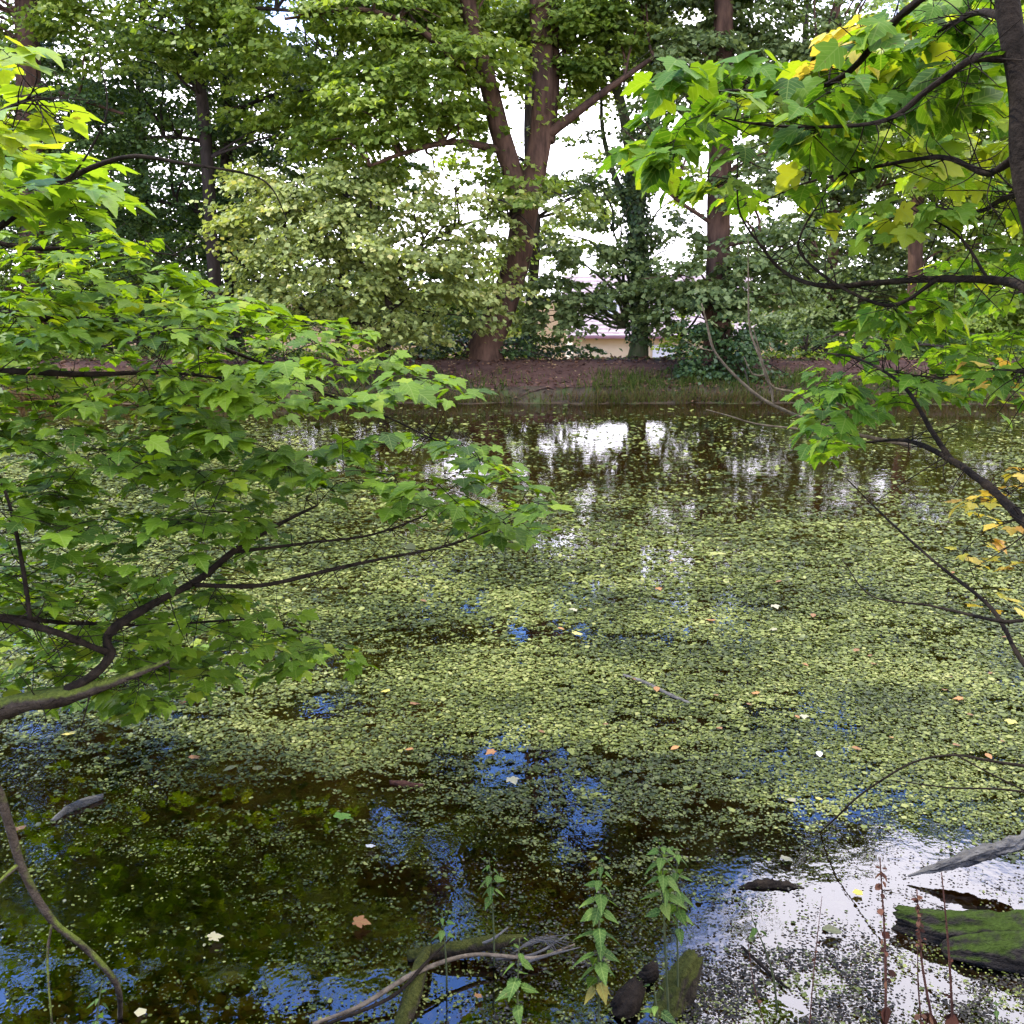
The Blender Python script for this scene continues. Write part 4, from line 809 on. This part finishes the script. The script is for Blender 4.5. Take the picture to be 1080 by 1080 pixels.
stick('bark_chip', 'reddish bark chip floating among the weed left of centre', [Z(412, 825), Z(425, 827), Z(446, 829)], [.010, .016, .010], 'stem_red', 'bark')
stick('sunken_branch', 'brown drowned branch below the surface under the left bough', [Z(120, 822, -.12), Z(150, 790, -.10), Z(175, 760, -.05), Z(205, 735, .01)], [.05, .045, .035, .02], 'stem_red', 'branch')
# heap of dead wood at the bottom centre
hp = empty('dead_wood_heap', Z(470, 1030), 'tangle of mossy and pale dead sticks in the water at bottom centre', 'deadwood')
for pts, rad, mat, nm in [
    ([Z(430, 1008), Z(470, 1000, .03), Z(520, 993, .05), Z(555, 988, .03)], [.02, .028, .026, .01], 'stump_moss', 'mossy_stick'),
    ([Z(420, 1090, -.02), Z(432, 1050, .02), Z(446, 1015, .05), Z(452, 1000, .05)], [.028, .03, .026, .012], 'stump_moss', 'mossy_stick'),
    ([Z(330, 1080, .0), Z(380, 1058, .03), Z(440, 1025, .07), Z(500, 1006, .06), Z(560, 1010, .03), Z(606, 996, .02)], [.006, .008, .008, .007, .006, .003], 'wood_dead', 'stick'),
    ([Z(490, 1000, .04), Z(515, 990, .07), Z(536, 978, .09)], [.006, .005, .003], 'wood_grey', 'stick'),
    ([Z(340, 1082, .02), Z(410, 1050, .05), Z(450, 1015, .09), Z(480, 985, .11)], [.005, .006, .005, .002], 'bark_near', 'stick'),
    ([Z(520, 1012, .02), Z(560, 1005, .03), Z(600, 985, .03)], [.005, .005, .002], 'wood_grey', 'stick'),
    ([Z(545, 1018, .02), Z(580, 1005, .03), Z(612, 999, .02)], [.004, .004, .002], 'wood_grey', 'stick')]:
    b = MB(); b.tube(wob(pts, .004, 3), rad, 9, .2, .02, seed=2); b.build(nm, M[mat], hp)
# pale bent reed stems: a flattened bunch of dry grass
gb = empty('dry_grass_bunch', Z(575, 1000), 'bleached bunch of dry grass spread on the dead sticks', 'grass')
b = MB()
for i in range(16):
    a = Z(540+i*2, 1005-i, .02); e = Z(590+random.uniform(-8, 20), 985+i*1.6, .02); b.tube([a, (a+e)/2+[0, 0, .02], e], [.0018, .0018, .0008], 4)
b.build('straws', M['wood_grey'], gb)

# ------------------------------------------------------------------ plants by the near shore
FADED = leaf_mat('leaf_faded', [(0, (.20,.17,.03)), (1, (.32,.22,.05))], .35, (1.2,1.1,.6), .6, .2, True)
def nettle(label, x, ytop, ybot, Yd, nlev, ls, lean=0, mat='nettle', group='leafy plants by the near shore', tones=.5, name='nettle', yellow=0):
    top = P(x+lean, ytop, Yd); bot = P(x, max(ybot, 1085), Yd-.05); bot = np.array([bot[0], bot[1], max(-.25, min(bot[2], .1))])
    o = empty(name, bot, label, 'plant', group)
    b = MB(); mid = (bot+top)/2+rng.normal(0, .012, 3); q = b.tube([bot, mid, top], [.0035, .003, .0013], 6, 0, .02); b.build('stem', M['stem_green'], o)
    pos, az, sz, dr = [], [], [], []
    lowfrac = (ybot-ytop)/max(1, 1085-ytop)
    nlev = int(nlev*1.7)
    for i in range(nlev):
        t = 1-lowfrac*(i/nlev)**1.25; p = q[int(np.clip(t*(len(q)-1), 0, len(q)-1))]
        a0 = (i % 2)*math.pi/2+random.uniform(-.4, .4)
        for s in (0, math.pi):
            s_ = 1.08*ls*(.35+.65*min(1, i/(nlev*.45)))*random.uniform(.8, 1.15)
            pos.append(p+np.array([math.cos(a0+s), math.sin(a0+s), .1])*.012); az.append(a0+s); sz.append(s_); dr.append(random.uniform(-.1, .7)+.45*i/nlev)
    n = len(pos); az = np.array(az); d = np.column_stack([np.cos(az), np.sin(az), -np.array(dr)])
    Mx = frames(d, np.column_stack([rng.normal(0, .25, n), rng.normal(0, .25, n), np.ones(n)]))
    pos = np.array(pos); sz = np.array(sz); tone = np.clip(rng.normal(tones, .22, n), 0, 1)
    k = np.arange(n) < n-yellow
    link('leaves', leaf_mesh('leaves', LEAF_NETTLE, pos[k], Mx[k], sz[k], tone[k]), M[mat], o)
    if yellow:
        y = link('leaves', leaf_mesh('leaves', LEAF_NETTLE, pos[~k], Mx[~k], sz[~k]*.85, tone[~k]*.3), FADED, o); y['label'] = 'yellowing lower leaves'
    return o
nettle('tallest nettle with yellowing lower leaves at bottom centre', 632, 905, 1040, 2.55, 10, .062, 2, yellow=3)
nettle('nettle with drooping leaves right of the tallest nettle', 706, 885, 975, 2.75, 7, .06, -8)
nettle('second nettle stem leaning right behind the drooping one', 716, 893, 985, 2.8, 6, .052, -2)
nettle('small nettle tip before the dark water left of the tallest nettle', 520, 905, 950, 3.0, 5, .04, -4)
nettle('short broad-leaved nettle over the dead sticks', 548, 990, 1060, 2.5, 4, .055, 0)
nettle('low seedling at the bottom left beside the dark branch', 108, 1035, 1085, 2.5, 4, .035, 0, tones=.3)
nettle('low green seedling at the bottom right corner', 1050, 1055, 1090, 2.5, 4, .04, 0, tones=.2)
nettle('low leafy sprout at the bottom edge under the mossy stub', 690, 1040, 1085, 2.45, 4, .05, 0, tones=.4)
nettle('thin sprout over the water left of the drooping nettle', 470, 960, 985, 2.9, 3, .03, -4, tones=.6)
nettle('small green shoot above the sunken dark log', 822, 965, 990, 2.8, 2, .03, -30, tones=.6)
def dock(label, x, ytop, Yd, lean, head, leafy=True, rad=.003):
    bot = P(x, 1090, Yd-.03); top = P(x+lean, ytop, Yd)
    o = empty('dock_stalk', bot, label, 'plant', 'dead stalks standing at the near shore')
    b = MB(); q = b.tube([bot-[0, 0, .1], bot, (bot+top)/2+rng.normal(0, .006, 3), top], [rad*1.5, rad*1.4, rad*1.1, rad*.5], 6, .1, .02); b.build('stem', M['stem_red'], o)
    lo, hi, n, s = head
    if n:
        t = rng.uniform(lo, hi, n); pp = q[(t*(len(q)-1)).astype(int)]+rng.normal(0, .004, (n, 3))
        sh = link('seed_head', leaf_mesh('seed_head', LEAF_OVAL, pp, leaf_frames(n, None, (-.5, 1.2), .8), rng.uniform(.5, 1.2, n)*s), M['seed'], o); sh['kind'] = 'stuff'
    if leafy:
        n = 12; t = rng.uniform(.28, .48, n); pp = q[(t*(len(q)-1)).astype(int)]
        d = np.column_stack([rng.normal(0, .22, n), rng.normal(0, .22, n), -np.ones(n)]); Mx = frames(d, rng.normal(0, 1, (n, 3)))
        link('withered_leaves', leaf_mesh('withered_leaves', LEAF_OVAL, pp, Mx, rng.uniform(.03, .065, n)), M['seed'], o)
dock('tallest dead stalk with thin reddish leaves before the white reflection', 934, 905, 2.5, -6, (.55, .98, 26, .025))
dock('dead stalk with a dense red seed head crossing the mossy log', 985, 938, 2.5, -18, (.75, 1.0, 60, .014))
dock('thin dead stalk bending right of the red seed head', 1005, 920, 2.55, -12, (.5, .95, 8, .02))
dock('short dead stalk between the tall stalk and the log', 972, 985, 2.5, -4, (.3, .6, 6, .02), False, .002)
dock('fine dead stem left of the tall stalk', 853, 945, 2.5, 14, (.4, .9, 5, .012), False, .0014)
dock('fine leaning dead stem farthest left of the stalks', 808, 985, 2.5, -20, (.4, .9, 4, .012), False, .0012)

# ------------------------------------------------------------------ leaves fallen on the water
def fallen(x, y, s, colr, label, tpl=LEAF_MAPLE, group=None, lift=.012, curl=1.0, name='fallen_leaf'):
    p = Z(x, y, lift); V0, F0 = tpl
    V = V0.copy()-[0, .45, 0]; V[:, 2] *= curl; V[:, 2] -= V[:, 2].min(); a = random.uniform(0, 6.28)
    c_, s_ = math.cos(a), math.sin(a)
    V = np.column_stack([V[:, 0]*c_-V[:, 1]*s_, V[:, 0]*s_+V[:, 1]*c_, V[:, 2]])*s
    me = raw('fallen_leaf', V, F0.ravel(), np.full(len(F0), 3), True, np.full(len(F0), random.random()), V0)
    o = bpy.data.objects.new(name, me); COL.objects.link(o); o.location = p; me.materials.append(FL[colr]); tag(o, label, 'leaf', group or 'leaves fallen on the water'); return o
FL = {'orange': leaf_mat('fallen_orange', [(0, (.24,.10,.04)), (1, (.36,.17,.06))], .2, (1,1,1), .6, .3, True),
      'yellow': leaf_mat('fallen_yellow', [(0, (.42,.33,.06)), (1, (.48,.42,.12))], .2, (1,1,1), .6, .3, True),
      'pale': leaf_mat('fallen_pale', [(0, (.22,.20,.12)), (1, (.32,.29,.19))], .1, (1,1,1), .5, .4, True),
      'white': leaf_mat('fallen_white', [(0, (.45,.44,.41)), (1, (.55,.54,.5))], .1, (1,1,1), .5, .4),
      'brown': leaf_mat('fallen_brown', [(0, (.11,.05,.028)), (1, (.19,.085,.045))], .1, (1,1,1), .7, .2, True),
      'green': leaf_mat('fallen_green', [(0, (.10,.22,.03)), (1, (.16,.28,.05))], .2, (1,1,1), .5, .3, True),
      'olive': leaf_mat('fallen_olive', [(0, (.12,.12,.05)), (1, (.16,.15,.07))], .2, (1,1,1), .5, .3, True)}
for a in [(517, 795, .05, 'orange', 'orange maple leaf on the weed left of the blue sky patches'), (541, 825, .055, 'pale', 'pale cream leaf just below the blue sky patch'),
    (438, 743, .05, 'brown', 'brown leaf beside the upper blue sky patch'), (73, 775, .06, 'yellow', 'yellow leaf floating under the mossy bough'), (363, 863, .075, 'green', 'fresh green maple leaf on dark water'),
    (391, 893, .035, 'white', 'bright white petal on the dark water below the green leaf'), (864, 796, .045, 'white', 'white leaf curl on the weed at right', LEAF_OVAL), (835, 846, .042, 'pale', 'blunt pale fragment above the white reflection', LEAF_FLOAT),
    (864, 843, .03, 'yellow', 'small yellow leaf right of the pale fragment'), (830, 907, .045, 'pale', 'tan leaf at the left rim of the white reflection'), (901, 939, .04, 'yellow', 'round yellow-orange leaf on the white reflection', LEAF_FLOAT),
    (877, 984, .075, 'olive', 'large olive leaf on the bright water', LEAF_OVAL), (382, 975, .06, 'orange', 'rust-orange leaf on the dark water left of the nettles'), (142, 1070, .04, 'pale', 'pale round leaf at the bottom left', LEAF_FLOAT),
    (750, 655, .06, 'orange', 'orange leaf below the small blue reflection'), (695, 622, .05, 'orange', 'small orange leaf at the foot of the tall white reflection'), (818, 641, .06, 'pale', 'cream leaf on the weed right of the white streak'),
    (815, 665, .05, 'pale', 'pinkish leaf amid the weed at right'), (610, 670, .07, 'yellow', 'yellow-green leaf in mid pond'), (604, 645, .06, 'pale', 'pale leaf above the yellow-green one'),
    (1066, 763, .05, 'yellow', 'golden leaf at the right edge below the low yellow leaves'), (1010, 738, .05, 'orange', 'orange-brown leaf near the right edge'), (796, 732, .045, 'orange', 'tawny leaf right of the pale stick'),
    (206, 800, .05, 'brown', 'reddish leaf below the drowned branch'), (20, 875, .05, 'brown', 'reddish leaf near the left edge'), (243, 812, .06, 'olive', 'grey-green leaf right of the reddish leaf', LEAF_OVAL),
    (272, 812, .08, 'olive', 'long grey leaf beside the grey-green one', LEAF_NETTLE), (228, 990, .05, 'pale', 'pale leaf over the olive water weed'), (406, 730, .05, 'yellow', 'dull yellow leaf left of the upper blue patch'), (848, 757, .04, 'pale', 'small buff leaf in the right weed'),
    (505, 1051, .025, 'orange', 'tiny red leaf beside the short nettle')]:
    fallen(*a)
for i in range(34):
    x, y = random.uniform(420, 1070), random.uniform(560, 800)
    fallen(x, y, random.uniform(.03, .055), random.choice(['brown', 'brown', 'brown', 'orange']), 'small brownish leaf scattered on the open pondweed', LEAF_OVAL, 'small leaves scattered on the pondweed')
